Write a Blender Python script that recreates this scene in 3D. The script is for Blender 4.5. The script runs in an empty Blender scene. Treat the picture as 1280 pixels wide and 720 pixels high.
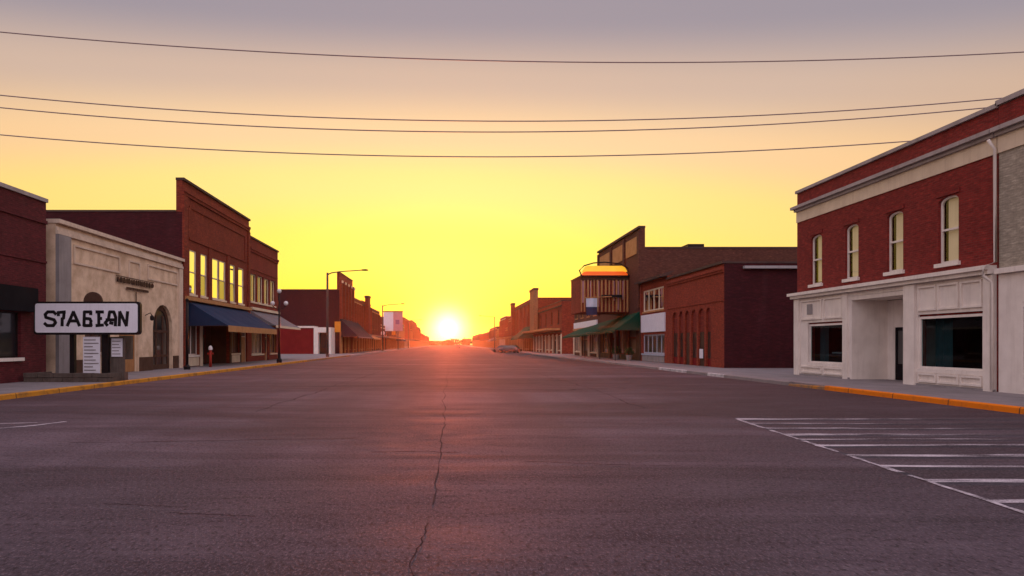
import bpy, math, random
from mathutils import Vector, noise as mnoise
R = random.Random(7)
SC = bpy.context.scene
COL = SC.collection
FPX, VX, VY, CH = 900.0, 560.0, 430.0, 1.7      # focal length in px of a 1280 px wide frame, vanishing point, eye height
XL, XR = -17.5, 17.8                            # building lines
KL, KR = -13.5, 13.9                            # kerb lines
SW = 0.15                                       # pavement height

# ------------------------------------------------------------------ mesh helpers
class MB:
    def __init__(s): s.v, s.f = [], []
    def poly(s, pts):
        b = len(s.v); s.v += [tuple(p) for p in pts]; s.f.append(tuple(range(b, b + len(pts)))); return s
    def box(s, x0, y0, z0, x1, y1, z1):
        if x0 > x1: x0, x1 = x1, x0
        if y0 > y1: y0, y1 = y1, y0
        if z0 > z1: z0, z1 = z1, z0
        b = len(s.v)
        s.v += [(x0,y0,z0),(x1,y0,z0),(x1,y1,z0),(x0,y1,z0),(x0,y0,z1),(x1,y0,z1),(x1,y1,z1),(x0,y1,z1)]
        s.f += [tuple(b+i for i in q) for q in ((0,3,2,1),(4,5,6,7),(0,1,5,4),(1,2,6,5),(2,3,7,6),(3,0,4,7))]
        return s
    def loft(s, rings, caps=True, closed=True):
        b = len(s.v); n = len(rings[0])
        for r in rings: s.v += [tuple(p) for p in r]
        for i in range(len(rings)-1):
            for j in range(n if closed else n-1):
                k = (j+1) % n
                s.f.append((b+i*n+j, b+i*n+k, b+(i+1)*n+k, b+(i+1)*n+j))
        if caps:
            s.f.append(tuple(b+j for j in reversed(range(n)))); e = b+(len(rings)-1)*n
            s.f.append(tuple(e+j for j in range(n)))
        return s
    def tube(s, pts, r, n=8):
        pts = [Vector(p) for p in pts]; rs = r if isinstance(r, (list, tuple)) else [r]*len(pts)
        rings = []
        for i, p in enumerate(pts):
            d = (pts[min(i+1, len(pts)-1)] - pts[max(i-1, 0)]).normalized()
            a = Vector((0,0,1)) if abs(d.z) < .9 else Vector((1,0,0))
            u = d.cross(a).normalized(); w = d.cross(u)
            rings.append([p + (u*math.cos(2*math.pi*k/n) + w*math.sin(2*math.pi*k/n))*rs[i] for k in range(n)])
        return s.loft(rings)
    def lathe(s, c, prof, n=12):
        return s.loft([[(c[0]+r*math.cos(2*math.pi*k/n), c[1]+r*math.sin(2*math.pi*k/n), c[2]+z) for k in range(n)] for r, z in prof])
    def ball(s, c, r, n=10, m=6):
        return s.lathe(c, [(max(r*math.sin(math.pi*i/m), .001), -r*math.cos(math.pi*i/m)) for i in range(m+1)], n)
    def build(s, name, mat, parent=None, smooth=False):
        me = bpy.data.meshes.new(name)
        off = Vector((0,0,0))
        if parent is not None:
            q = parent
            while q is not None: off += q.location; q = q.parent
        me.from_pydata([tuple(Vector(v)-off) for v in s.v], [], s.f); me.update()
        if smooth:
            for p in me.polygons: p.use_smooth = True
        o = bpy.data.objects.new(name, me); COL.objects.link(o)
        o.data.materials.append(mat)
        if parent is not None: o.parent = parent
        return o

def tag(o, label=None, cat=None, group=None, kind=None):
    for k, v in (('label', label), ('category', cat), ('group', group), ('kind', kind)):
        if v: o[k] = v
    return o
def thing(name, label, cat, loc=(0,0,0), group=None):
    o = bpy.data.objects.new(name, None); COL.objects.link(o); o.location = loc; o.empty_display_size = .5
    return tag(o, label, cat, group)
def dup(o, parent=None):
    c = o.copy(); COL.objects.link(c); c.parent = parent
    for ch in o.children: dup(ch, c)
    return c

class F:                                  # a facade plane along the street: u runs along Y, d points out to the street
    def __init__(s, x, side): s.x, s.s = x, side
    def p(s, u, z, d=0): return (s.x + s.s*d, u, z)
    def box(s, mb, u0, u1, z0, z1, d0, d1):
        return mb.box(s.x+s.s*d0, u0, z0, s.x+s.s*d1, u1, z1)
FL, FR = F(XL, 1), F(XR, -1)

def outline(u0, u1, z0, z1, arch=0, n=10):
    if not arch: return [(u0,z0),(u1,z0),(u1,z1),(u0,z1)]
    c, w = (u0+u1)/2, (u1-u0)/2
    return [(u0,z0),(u1,z0)] + [(c+w*math.cos(math.pi*i/n), z1-arch+arch*math.sin(math.pi*i/n)) for i in range(n+1)]

def wall_sheet(mb, f, u0, u1, z0, z1, holes, depth=.24, d=0):
    us = sorted({u0, u1, *[h[0] for h in holes], *[h[1] for h in holes]})
    zs = sorted({z0, z1, *[h[2] for h in holes], *[h[3] for h in holes]})
    us = [u for u in us if u0 <= u <= u1]; zs = [z for z in zs if z0 <= z <= z1]
    for i in range(len(us)-1):
        for j in range(len(zs)-1):
            a, b, c, e = us[i], us[i+1], zs[j], zs[j+1]
            m, q = (a+b)/2, (c+e)/2
            if any(h[0] < m < h[1] and h[2] < q < h[3] for h in holes): continue
            mb.poly([f.p(a,c,d), f.p(b,c,d), f.p(b,e,d), f.p(a,e,d)])
    for h in holes:
        o = outline(h[0], h[1], max(h[2], z0), h[3], h[4] if len(h) > 4 else 0)
        for i in range(len(o)):
            a, b = o[i], o[(i+1) % len(o)]
            mb.poly([f.p(*a,d), f.p(*b,d), f.p(*b,d-depth), f.p(*a,d-depth)])
        if len(h) > 4 and h[4]:
            arc = o[2:]; half = len(arc)//2
            mb.poly([f.p(h[1],h[3],d)] + [f.p(*q,d) for q in arc[:half+1]])
            mb.poly([f.p(h[0],h[3],d)] + [f.p(*q,d) for q in reversed(arc[half:])])

# ------------------------------------------------------------------ materials
def newmat(name):
    m = bpy.data.materials.new(name); m.use_nodes = True
    nt = m.node_tree; b = nt.nodes['Principled BSDF']; return m, nt, b
def N(nt, t, **kw):
    n = nt.nodes.new(t)
    for k, v in kw.items():
        if k in n.inputs.keys(): n.inputs[k].default_value = v
        else: setattr(n, k, v)
    return n
def mathn(nt, op, a, b=None, c=None, clamp=False):
    n = nt.nodes.new('ShaderNodeMath'); n.operation = op; n.use_clamp = clamp
    for i, x in enumerate((a, b, c)):
        if x is None: continue
        if isinstance(x, (int, float)): n.inputs[i].default_value = x
        else: nt.links.new(x, n.inputs[i])
    return n.outputs[0]
def mixc(nt, fac, a, b, blend='MIX'):
    n = nt.nodes.new('ShaderNodeMix'); n.data_type = 'RGBA'; n.blend_type = blend
    for sock, x in ((n.inputs[0], fac), (n.inputs[6], a), (n.inputs[7], b)):
        if isinstance(x, (int, float)): sock.default_value = x
        elif isinstance(x, tuple): sock.default_value = (*x[:3], 1)
        else: nt.links.new(x, sock)
    return n.outputs[2]
def maprange(nt, x, a, b, c=0., d=1.):
    n = nt.nodes.new('ShaderNodeMapRange'); nt.links.new(x, n.inputs[0])
    for i, v in enumerate((a, b, c, d)): n.inputs[i+1].default_value = v
    return n.outputs[0]
def pos(nt): return nt.nodes.new('ShaderNodeNewGeometry').outputs['Position']
def scaled(nt, v, s):
    n = nt.nodes.new('ShaderNodeMapping'); n.inputs['Scale'].default_value = s; nt.links.new(v, n.inputs[0]); return n.outputs[0]
def noise(nt, v, scale, detail=4, rough=.55, dist=0):
    n = N(nt, 'ShaderNodeTexNoise', Scale=scale, Detail=detail, Roughness=rough, Distortion=dist); nt.links.new(v, n.inputs['Vector']); return n.outputs['Fac']
def bump(nt, h, b, strength=.3, dist=.02):
    n = N(nt, 'ShaderNodeBump', Strength=strength, Distance=dist); nt.links.new(h, n.inputs['Height']); nt.links.new(n.outputs[0], b.inputs['Normal'])

def facade_uv(nt):
    g = nt.nodes.new('ShaderNodeNewGeometry')
    s = nt.nodes.new('ShaderNodeSeparateXYZ'); nt.links.new(g.outputs['Position'], s.inputs[0])
    t = nt.nodes.new('ShaderNodeSeparateXYZ'); nt.links.new(g.outputs['True Normal'], t.inputs[0])
    k = mathn(nt, 'GREATER_THAN', mathn(nt, 'ABSOLUTE', t.outputs[0]), .6)
    u = mathn(nt, 'ADD', mathn(nt, 'MULTIPLY', s.outputs[1], k), mathn(nt, 'MULTIPLY', s.outputs[0], mathn(nt, 'SUBTRACT', 1., k)))
    c = nt.nodes.new('ShaderNodeCombineXYZ'); nt.links.new(u, c.inputs[0]); nt.links.new(s.outputs[2], c.inputs[1])
    return c.outputs[0], g.outputs['Position']

def brick(name, c1, c2, mortar, bw=.23, rh=.078, stain=.5, rough=.88):
    m, nt, b = newmat(name)
    uv, p = facade_uv(nt)
    t = N(nt, 'ShaderNodeTexBrick', Scale=1.0, Color1=(*c1,1), Color2=(*c2,1), Mortar=(*mortar,1))
    t.inputs['Mortar Size'].default_value = .008; t.inputs['Brick Width'].default_value = bw; t.inputs['Row Height'].default_value = rh
    t.inputs['Mortar Smooth'].default_value = .3; t.inputs['Bias'].default_value = -.1
    nt.links.new(uv, t.inputs['Vector'])
    n1 = noise(nt, p, .55, 5, .6); n2 = noise(nt, scaled(nt, p, (1.6,1.6,.18)), 1.0, 4); n3 = noise(nt, scaled(nt, p, (3.2,3.2,14)), 1.0, 3, .6)
    c = mixc(nt, maprange(nt, n1, .35, .7, 0, stain), t.outputs['Color'], tuple(x*.5 for x in c1))
    c = mixc(nt, maprange(nt, n2, .55, .8, 0, stain*.6), c, tuple(min(1, x*1.35+.03) for x in c2))
    c = mixc(nt, maprange(nt, n3, .3, .7, .0, .4), c, (.0,.0,.0), 'MIX')
    c = mixc(nt, maprange(nt, noise(nt, p, 2.6, 5, .7), .5, .72, 0, .4), c, tuple(x*.45 for x in c2))
    c = mixc(nt, maprange(nt, n3, .42, .3, .0, .22), c, tuple(min(1, x*1.7+.015) for x in c1))
    nt.links.new(c, b.inputs['Base Color']); b.inputs['Roughness'].default_value = rough; b.inputs['Specular IOR Level'].default_value = .3
    h = mathn(nt, 'ADD', mathn(nt, 'MULTIPLY', t.outputs['Fac'], -1.), mathn(nt, 'MULTIPLY', n3, .6))
    bump(nt, h, b, .45, .012)
    return m
def paint(name, c, rough=.6, var=.25, scale=1.2, dirt=(.45,.4,.36), metal=0., bumpy=.0, streak=True, spec=.15):
    m, nt, b = newmat(name); p = pos(nt)
    n1 = noise(nt, p, scale, 6, .6)
    n2 = noise(nt, scaled(nt, p, (5,5,.35)), scale, 4, .6)
    c2 = tuple(x*d for x, d in zip(c, dirt))
    o = mixc(nt, maprange(nt, n1, .4, .75, 0, var), c, c2)
    if streak: o = mixc(nt, maprange(nt, n2, .5, .8, 0, var), o, c2)
    nt.links.new(o, b.inputs['Base Color'])
    nt.links.new(maprange(nt, n1, .3, .7, max(rough-.1, .02), min(1, rough+.12)), b.inputs['Roughness'])
    b.inputs['Metallic'].default_value = metal; b.inputs['Specular IOR Level'].default_value = spec
    if bumpy: bump(nt, noise(nt, p, 40*scale, 4), b, bumpy, .01)
    return m
def schlick(nt):
    lw = N(nt, 'ShaderNodeLayerWeight', Blend=.5); return mathn(nt, 'MULTIPLY_ADD', mathn(nt, 'POWER', lw.outputs['Facing'], 5.), .96, .04)
def glass(name, tint=(.012,.015,.018), refl=.5, rough=.03):          # closed dark room behind: the pane mirrors the street and the sky
    m, nt, b = newmat(name)
    b.inputs['Base Color'].default_value = (*tint, 1); b.inputs['Roughness'].default_value = .3
    g = N(nt, 'ShaderNodeBsdfGlossy', Roughness=rough, Color=(.95,.95,.95,1))
    fac = mathn(nt, 'MULTIPLY_ADD', schlick(nt), 1.0+refl, refl*.35, clamp=True)
    mx = nt.nodes.new('ShaderNodeMixShader'); nt.links.new(fac, mx.inputs[0]); nt.links.new(b.outputs[0], mx.inputs[1]); nt.links.new(g.outputs[0], mx.inputs[2])
    n = noise(nt, pos(nt), .9, 2); bp = N(nt, 'ShaderNodeBump', Strength=.12, Distance=.05); nt.links.new(n, bp.inputs['Height']); nt.links.new(bp.outputs[0], g.inputs['Normal'])
    nt.links.new(mx.outputs[0], nt.nodes['Material Output'].inputs[0]); return m
def clearglass(name, tint=(.75,.85,.85), k=1.0):
    m, nt, b = newmat(name); nt.nodes.remove(b)
    g = N(nt, 'ShaderNodeBsdfGlossy', Roughness=.02, Color=(.95,.95,.95,1)); t = N(nt, 'ShaderNodeBsdfTransparent', Color=(*tint,1))
    mx = nt.nodes.new('ShaderNodeMixShader'); nt.links.new(mathn(nt, 'MULTIPLY', schlick(nt), k, clamp=True), mx.inputs[0])
    nt.links.new(t.outputs[0], mx.inputs[1]); nt.links.new(g.outputs[0], mx.inputs[2])
    nt.links.new(mx.outputs[0], nt.nodes['Material Output'].inputs[0]); return m

def make_asphalt():
    m, nt, b = newmat('asphalt'); p = pos(nt)
    sp = nt.nodes.new('ShaderNodeSeparateXYZ'); nt.links.new(p, sp.inputs[0])
    big = noise(nt, scaled(nt, p, (.16,.07,1)), 1., 5, .6, .6)
    mid = noise(nt, scaled(nt, p, (.45,.9,1)), 1., 6, .65, 1.2)
    strk = noise(nt, scaled(nt, p, (.16,1.7,1)), 1., 6, .62, .9)
    strk2 = noise(nt, scaled(nt, p, (.1,.5,1)), 1.3, 5, .6, 1.5)
    lane = noise(nt, scaled(nt, p, (.75,.012,1)), 1., 3, .5)
    gp = scaled(nt, p, (1,.42,1)); fine = noise(nt, gp, 44, 2, .8); fine2 = noise(nt, gp, 23, 2, .7)
    c = mixc(nt, maprange(nt, big, .35, .7), (.043,.032,.042), (.078,.055,.069))
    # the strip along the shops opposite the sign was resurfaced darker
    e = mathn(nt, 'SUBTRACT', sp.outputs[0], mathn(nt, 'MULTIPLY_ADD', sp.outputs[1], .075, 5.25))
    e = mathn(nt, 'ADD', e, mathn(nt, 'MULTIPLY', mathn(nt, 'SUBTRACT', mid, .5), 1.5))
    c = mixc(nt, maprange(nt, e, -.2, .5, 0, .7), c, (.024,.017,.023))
    c = mixc(nt, maprange(nt, mid, .55, .72, 0, .6), c, (.026,.02,.026))
    c = mixc(nt, maprange(nt, strk, .55, .68, 0, .75), c, (.02,.015,.02))
    c = mixc(nt, maprange(nt, strk2, .56, .7, 0, .6), c, (.024,.018,.024))
    c = mixc(nt, maprange(nt, strk, .45, .3, 0, .4), c, (.13,.1,.115))
    strk3 = noise(nt, scaled(nt, p, (.05,.24,1)), 1., 5, .6, 1.2)
    c = mixc(nt, maprange(nt, strk3, .51, .6, 0, .75), c, (.014,.01,.014)); c = mixc(nt, maprange(nt, strk3, .48, .38, 0, .6), c, (.12,.088,.108))
    c = mixc(nt, maprange(nt, lane, .4, .62, 0, .5), c, (.034,.026,.034))
    c = mixc(nt, maprange(nt, fine, .52, .74, 0, .75), c, (.19,.145,.165))
    c = mixc(nt, maprange(nt, fine2, .5, .3, 0, .8), c, (.006,.005,.007))
    nt.links.new(c, b.inputs['Base Color'])
    nt.links.new(maprange(nt, mid, .3, .7, .76, .95), b.inputs['Roughness'])
    b.inputs['Specular IOR Level'].default_value = .27
    bump(nt, fine, b, .5, .012)
    return m
def line_paint():
    m, nt, b = newmat('road_line_paint'); p = pos(nt)
    sp = nt.nodes.new('ShaderNodeSeparateXYZ'); nt.links.new(p, sp.inputs[0])
    n1 = noise(nt, scaled(nt, p, (.7,3.,1)), 1.2, 7, .7); n2 = noise(nt, p, 40, 3, .7)
    k = mathn(nt, 'ADD', mathn(nt, 'MULTIPLY', n1, .6), mathn(nt, 'MULTIPLY', n2, .4))
    ty = mathn(nt, 'MULTIPLY', mathn(nt, 'SUBTRACT', sp.outputs[0], 6.6), .028)        # tyres have worn the far ends most
    k = mathn(nt, 'ADD', k, mathn(nt, 'MINIMUM', mathn(nt, 'MAXIMUM', ty, 0.), .15))
    nt.links.new(mixc(nt, maprange(nt, k, .41, .6, .1, .95), (.6,.53,.56), (.03,.023,.029)), b.inputs['Base Color'])
    b.inputs['Roughness'].default_value = .9; b.inputs['Specular IOR Level'].default_value = .2; return m
def make_concrete(name, c, joint=1.5):
    m, nt, b = newmat(name); p = pos(nt)
    t = N(nt, 'ShaderNodeTexBrick', Scale=1.0, Color1=(*c,1), Color2=(*[x*.86 for x in c],1), Mortar=(*[x*.35 for x in c],1))
    t.offset = 0; t.inputs['Mortar Size'].default_value = .012; t.inputs['Brick Width'].default_value = joint; t.inputs['Row Height'].default_value = joint
    nt.links.new(p, t.inputs['Vector'])
    n1 = noise(nt, p, .7, 6, .65); n2 = noise(nt, p, 30, 3)
    o = mixc(nt, maprange(nt, n1, .42, .72, 0, .6), t.outputs['Color'], tuple(x*.45 for x in c))
    o = mixc(nt, maprange(nt, n2, .5, .75, 0, .3), o, tuple(x*1.4 for x in c))
    nt.links.new(o, b.inputs['Base Color']); b.inputs['Roughness'].default_value = .85; bump(nt, n2, b, .25, .01)
    return m
def worn(name, c, under, lo=.42, hi=.62, scale=2.2, amount=.85, stretch=(1,1,1)):     # chipped paint on jointed kerb stones
    m, nt, b = newmat(name); p = pos(nt)
    n1 = noise(nt, scaled(nt, p, stretch), scale, 7, .7); n2 = noise(nt, p, 45, 3, .7)
    k = mathn(nt, 'ADD', mathn(nt, 'MULTIPLY', n1, .75), mathn(nt, 'MULTIPLY', n2, .25))
    sp = nt.nodes.new('ShaderNodeSeparateXYZ'); nt.links.new(p, sp.inputs[0])
    jt = mathn(nt, 'LESS_THAN', mathn(nt, 'FRACT', mathn(nt, 'MULTIPLY', sp.outputs[1], .4)), .016)
    nt.links.new(mixc(nt, mathn(nt, 'MULTIPLY', jt, .8), mixc(nt, maprange(nt, k, lo, hi, 0, amount), c, under), (.04,.03,.025)), b.inputs['Base Color'])
    b.inputs['Roughness'].default_value = .9; b.inputs['Specular IOR Level'].default_value = .2; return m

M = {}
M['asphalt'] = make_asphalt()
M['sidewalk'] = make_concrete('sidewalk_concrete', (.24,.2,.2))
M['kerbstone'] = make_concrete('kerb_concrete', (.26,.22,.21), 3.)
M['ground'] = paint('bare_ground', (.1,.085,.075), .95, .6, .15, streak=False, bumpy=.3)
M['orangekerb'] = worn('kerb_orange_paint', (.78,.19,.006), (.3,.1,.03), .5, .66, 1.6, .8)
M['yellow'] = worn('kerb_yellow_paint', (.6,.25,.025), (.2,.1,.04), .47, .62, 1.6, .8)
M['yellow_old'] = worn('kerb_faded_yellow_paint', (.48,.19,.03), (.17,.12,.09), .4, .58, 1.6, .9)
M['whitekerb'] = worn('kerb_white_paint', (.6,.54,.52), (.25,.2,.2), .45, .6, 2., .8)
M['line'] = line_paint()
M['seam'] = paint('tar_seam', (.024,.018,.023), .95, .5, 3., streak=False)
M['tar'] = paint('tar', (.016,.012,.015), .9, .3, 2., streak=False)
M['brick_r1'] = brick('deep_red_brick', (.33,.027,.021), (.21,.016,.014), (.2,.06,.045), stain=.35)
M['brick_side_shade'] = brick('shade_side_brick', (.085,.006,.011), (.055,.004,.008), (.05,.01,.014), stain=.45)  # shade on walls turned from the sun, put into the brick colour
M['brick_front'] = brick('wine_red_brick', (.16,.016,.022), (.1,.01,.015), (.13,.04,.04), stain=.55)
M['brick_l2'] = brick('rust_brick', (.36,.048,.018), (.2,.022,.013), (.17,.06,.04), stain=.7)
M['brick_l3'] = brick('russet_brick', (.33,.035,.018), (.23,.022,.014), (.16,.06,.05), stain=.5)
M['brick_r2'] = brick('orange_red_brick', (.42,.052,.02), (.28,.03,.014), (.24,.09,.06), stain=.45)
M['brick_r4'] = brick('brown_brick', (.16,.05,.032), (.115,.034,.022), (.12,.055,.04), stain=.4)
M['brick_far_glow'] = brick('far_glow_brick', (.42,.055,.02), (.24,.03,.015), (.2,.08,.05), stain=.5)  # orange sunset glow on the far fronts is mixed into this brick colour
M['brick_dark'] = brick('dark_brick', (.16,.03,.024), (.1,.02,.018), (.1,.04,.03), stain=.5)
M['brick_tan'] = brick('tan_brick', (.42,.2,.09), (.34,.15,.07), (.3,.17,.1), stain=.4)
M['brick_grey'] = brick('grey_painted_brick', (.52,.44,.34), (.46,.39,.3), (.36,.3,.24), stain=.3)
M['stucco'] = paint('cream_stucco', (.8,.6,.42), .9, .75, 1.5, (.5,.42,.34), bumpy=.35, streak=False)
M['stucco_trim'] = paint('cream_trim', (.72,.57,.44), .8, .4, 1.4, bumpy=.2)
M['white'] = paint('off_white_paint', (.84,.75,.67), .5, .35, 1.3, (.55,.5,.47))
M['cream'] = paint('cream_paint', (.74,.6,.44), .6, .35, 1.2, (.55,.48,.42))
M['greypaint'] = paint('grey_paint', (.3,.27,.27), .6, .4, 1.2)
M['palegrey'] = paint('pale_grey_metal', (.45,.42,.42), .4, .3, 2., metal=.2)
M['coping'] = paint('coping_stone', (.42,.36,.34), .8, .5, 1.)
M['darkcoping'] = paint('dark_coping', (.08,.045,.04), .7, .4, 1.)
M['darkmetal'] = paint('dark_metal', (.022,.016,.017), .45, .4, 3., metal=.3)
M['galv'] = paint('galvanised_steel', (.09,.065,.06), .6, .35, 3., metal=.2)
M['roof'] = paint('roof_felt', (.06,.05,.05), .95, .4, .5, streak=False)
M['dark'] = paint('dark_interior', (.018,.014,.015), .9, .3, 1.)
M['blackboard'] = paint('black_fascia', (.010,.008,.010), .95, .3, 1.)
M['navy'] = paint('navy_canvas', (.018,.034,.08), .85, .35, 1.1, (.6,.6,.6), bumpy=.15)
M['blackcanvas'] = paint('black_canvas', (.012,.014,.03), .85, .3, 1.1, bumpy=.15)
M['greycanvas'] = paint('grey_canvas', (.2,.17,.18), .85, .35, 1.1, bumpy=.15)
M['green'] = paint('green_canvas', (.003,.06,.035), .85, .35, 1.1, (.5,.5,.5), bumpy=.15)
M['tan'] = paint('tan_board', (.5,.24,.1), .7, .4, 1.5)
M['tanwood'] = paint('tan_wood', (.42,.2,.08), .6, .45, 2.)
M['redpaint'] = paint('red_painted_block', (.2,.012,.014), .8, .45, .9)
M['redpost'] = paint('red_enamel', (.35,.03,.02), .4, .3, 3.)
M['brown'] = paint('awning_shade_brown', (.09,.045,.03), .7, .4, 2.)
M['orange'] = paint('orange_panel', (.75,.28,.03), .5, .2, 2.)
M['signwhite'] = paint('sign_white', (.8,.77,.83), .5, .3, 2.2, (.7,.68,.68))
M['black'] = paint('sign_black', (.012,.01,.011), .5, .2, 4.)
M['pink'] = paint('billboard_pink', (.5,.26,.3), .6, .4, .9)
M['purple'] = paint('billboard_purple', (.2,.08,.2), .6, .3, 1.)
M['rubble'] = paint('weathered_timber', (.13,.1,.085), .95, .7, 2., bumpy=.6)
M['soil'] = paint('soil', (.05,.035,.028), .95, .5, 5., bumpy=.6)
M['leaf'] = paint('shrub_leaves', (.05,.075,.02), .7, .5, 6., streak=False)
M['treeleaf'] = paint('far_tree_leaves', (.05,.055,.025), .8, .5, .6, streak=False)
M['concrete'] = paint('concrete_block', (.3,.25,.23), .85, .5, 1.5, bumpy=.3)
M['blue_frame'] = paint('pale_blue_frame', (.42,.47,.56), .5, .3, 2.)
M['blind'] = paint('cream_blind', (.86,.82,.7), .8, .15, 2.)
M['drape'] = paint('teal_drape', (.05,.085,.09), .9, .3, 3.)
M['glass'] = glass('window_glass', refl=.25)
M['skyglass'] = glass('upper_window_glass', (.02,.02,.02), refl=1.6)
M['darkglass'] = glass('dark_glass', refl=.05)
M['clear'] = clearglass('clear_pane', (.93,.88,.76), k=1.)
M['shopclear'] = clearglass('shop_pane', (.42,.6,.62), k=.5)
M['globe'] = paint('opal_glass_globe', (.75,.7,.68), .25, .1, 3., streak=False)
M['carpaint'] = paint('dark_car_paint', (.02,.02,.026), .5, .15, 2., metal=0., streak=False, spec=.6)
M['carpale'] = paint('brown_car_paint', (.2,.12,.1), .5, .15, 2., metal=0., streak=False, spec=.6)
M['tyre'] = paint('tyre_rubber', (.015,.014,.014), .9, .3, 5., streak=False)
M['lens'] = paint('lamp_lens', (.6,.58,.55), .15, .05, 3., streak=False)
M['redlens'] = paint('tail_lamp_lens', (.4,.01,.01), .2, .05, 3., streak=False)
M['flagwhite'] = paint('banner_white', (.6,.62,.72), .8, .2, 3.)
M['flagnavy'] = paint('banner_navy', (.03,.04,.1), .8, .2, 3.)
def wire_mat():
    m, nt, b = newmat('wire_insulation'); n = noise(nt, pos(nt), 2., 3)
    nt.links.new(mixc(nt, n, (.2,.14,.14), (.3,.2,.2)), b.inputs['Base Color']); b.inputs['Roughness'].default_value = .6; return m
M['wire'] = wire_mat()
def glow_mat(name, c, s):
    m, nt, b = newmat(name); n = noise(nt, pos(nt), 1.5, 3)
    cc = mixc(nt, maprange(nt, n, .3, .7, .0, .4), c, tuple(x*.7 for x in c)); nt.links.new(cc, b.inputs['Base Color'])
    nt.links.new(cc, b.inputs['Emission Color']); b.inputs['Emission Strength'].default_value = s; b.inputs['Roughness'].default_value = .3; return m
M['marquee_yellow'] = glow_mat('backlit_yellow_plastic', (.95,.5,.03), .75)
M['marquee_orange'] = glow_mat('backlit_orange_plastic', (.9,.12,.01), .6)

# ------------------------------------------------------------------ building kit
def window(root, f, u0, u1, z0, z1, arch=0, frame='white', pane='glass', fw=.07, mull=(0,0), sill=None, blind=None, d=-.13, sash=False, name='window', lintel=None, low=None):
    o = outline(u0, u1, z0, z1, arch); c = ((u0+u1)/2, (z0+z1)/2); W, H = u1-u0, z1-z0
    inn = [(c[0]+(u-c[0])*(1-2*fw/W), c[1]+(z-c[1])*(1-2*fw/H)) for u, z in o]
    mb = MB(); n = len(o)
    for i in range(n):
        j = (i+1) % n
        mb.poly([f.p(*o[i],d), f.p(*o[j],d), f.p(*inn[j],d), f.p(*inn[i],d)])
        mb.poly([f.p(*inn[i],d), f.p(*inn[j],d), f.p(*inn[j],d-.07), f.p(*inn[i],d-.07)])
    k = fw*.6
    for i in range(mull[0]):
        u = u0+W*(i+1)/(mull[0]+1); f.box(mb, u-k/2, u+k/2, z0+fw, z1-fw-arch*.25, d-.055, d-.005)
    for i in range(mull[1]):
        z = z0+H*(i+1)/(mull[1]+1); f.box(mb, u0+fw, u1-fw, z-k/2, z+k/2, d-.052, d-.008)
    if sash: f.box(mb, u0+fw, u1-fw, z0+H*.5-.035, z0+H*.5+.035, d-.05, d+.02)
    w = mb.build(name, M[frame], root)
    p = MB()
    if sash and not arch:
        for za, zb in ((z0+H*.5, z1-fw), (z0+fw, z0+H*.5)):
            if low and za < z0+H*.4: p.build('pane', M[pane], w); p = MB(); pane = low
            j = [R.uniform(-.012, .012) for _ in range(2)]; p.poly([f.p(u0+fw,za,d-.045+j[0]), f.p(u1-fw,za,d-.045+j[1]), f.p(u1-fw,zb,d-.045-j[0]), f.p(u0+fw,zb,d-.045-j[1])])
    else: p.poly([f.p(*q,d-.045) for q in inn])
    p.build('pane', M[pane], w)
    if sill: s = MB(); f.box(s, u0-.1, u1+.1, z0-.14, z0-.004, -.2, .1); s.build('sill', M[sill], w)
    if lintel: s = MB(); f.box(s, u0-.14, u1+.14, z1+.004, z1+.24, -.1, .05); s.build('lintel', M[lintel], w)
    if blind:
        a, b, drop = blind; s = MB(); s.poly([f.p(u0+W*a, z1-H*drop, d-.12), f.p(u0+W*b, z1-H*drop, d-.12), f.p(u0+W*b, z1-.02, d-.12), f.p(u0+W*a, z1-.02, d-.12)])
        s.build('blind', M['blind'], w)
    return w
def door(root, f, u0, u1, z0, z1, leaf='tanwood', frame='white', d=-.16, lite=True, transom=True, handle='galv'):
    fw = .08; mb = MB()
    f.box(mb, u0, u0+fw, z0, z1, d-.08, d); f.box(mb, u1-fw, u1, z0, z1, d-.08, d); f.box(mb, u0+fw, u1-fw, z1-fw, z1, d-.08, d)
    zt = z1-fw
    if transom and z1-z0 > 2.5: zt = z0+2.15; f.box(mb, u0+fw, u1-fw, zt, zt+.07, d-.075, d-.004)
    fr = mb.build('door_frame', M[frame], root)
    if zt < z1-fw-.05: t = MB(); t.poly([f.p(u0+fw,zt+.07,d-.04), f.p(u1-fw,zt+.07,d-.04), f.p(u1-fw,z1-fw,d-.04), f.p(u0+fw,z1-fw,d-.04)]); t.build('pane', M['darkglass'], fr)
    a, b = u0+fw+.01, u1-fw-.01; l = MB(); st = .12
    if lite and b-a > .5:
        f.box(l, a, a+st, z0+.01, zt-.01, d-.06, d-.02); f.box(l, b-st, b, z0+.01, zt-.01, d-.06, d-.02)
        f.box(l, a+st, b-st, z0+.01, z0+.7, d-.06, d-.022); f.box(l, a+st, b-st, zt-.15, zt-.01, d-.06, d-.022)
    else: f.box(l, a, b, z0+.01, zt-.01, d-.06, d-.02)
    lf = l.build('door', M[leaf], root)
    if lite and b-a > .5: g = MB(); g.poly([f.p(a+st,z0+.7,d-.045), f.p(b-st,z0+.7,d-.045), f.p(b-st,zt-.15,d-.045), f.p(a+st,zt-.15,d-.045)]); g.build('pane', M['darkglass'], lf)
    h = MB(); f.box(h, a+.03, a+.06, z0+.95, z0+1.2, d-.02, d+.05); h.build('handle', M[handle], lf)
def bar(root, name, mat, f, *bx):
    mb = MB()
    for b in bx: f.box(mb, *b)
    return mb.build(name, M[mat], root)
def bars(root, name, mat, f, *bx):
    for b in bx: bar(root, name, mat, f, b)

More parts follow.
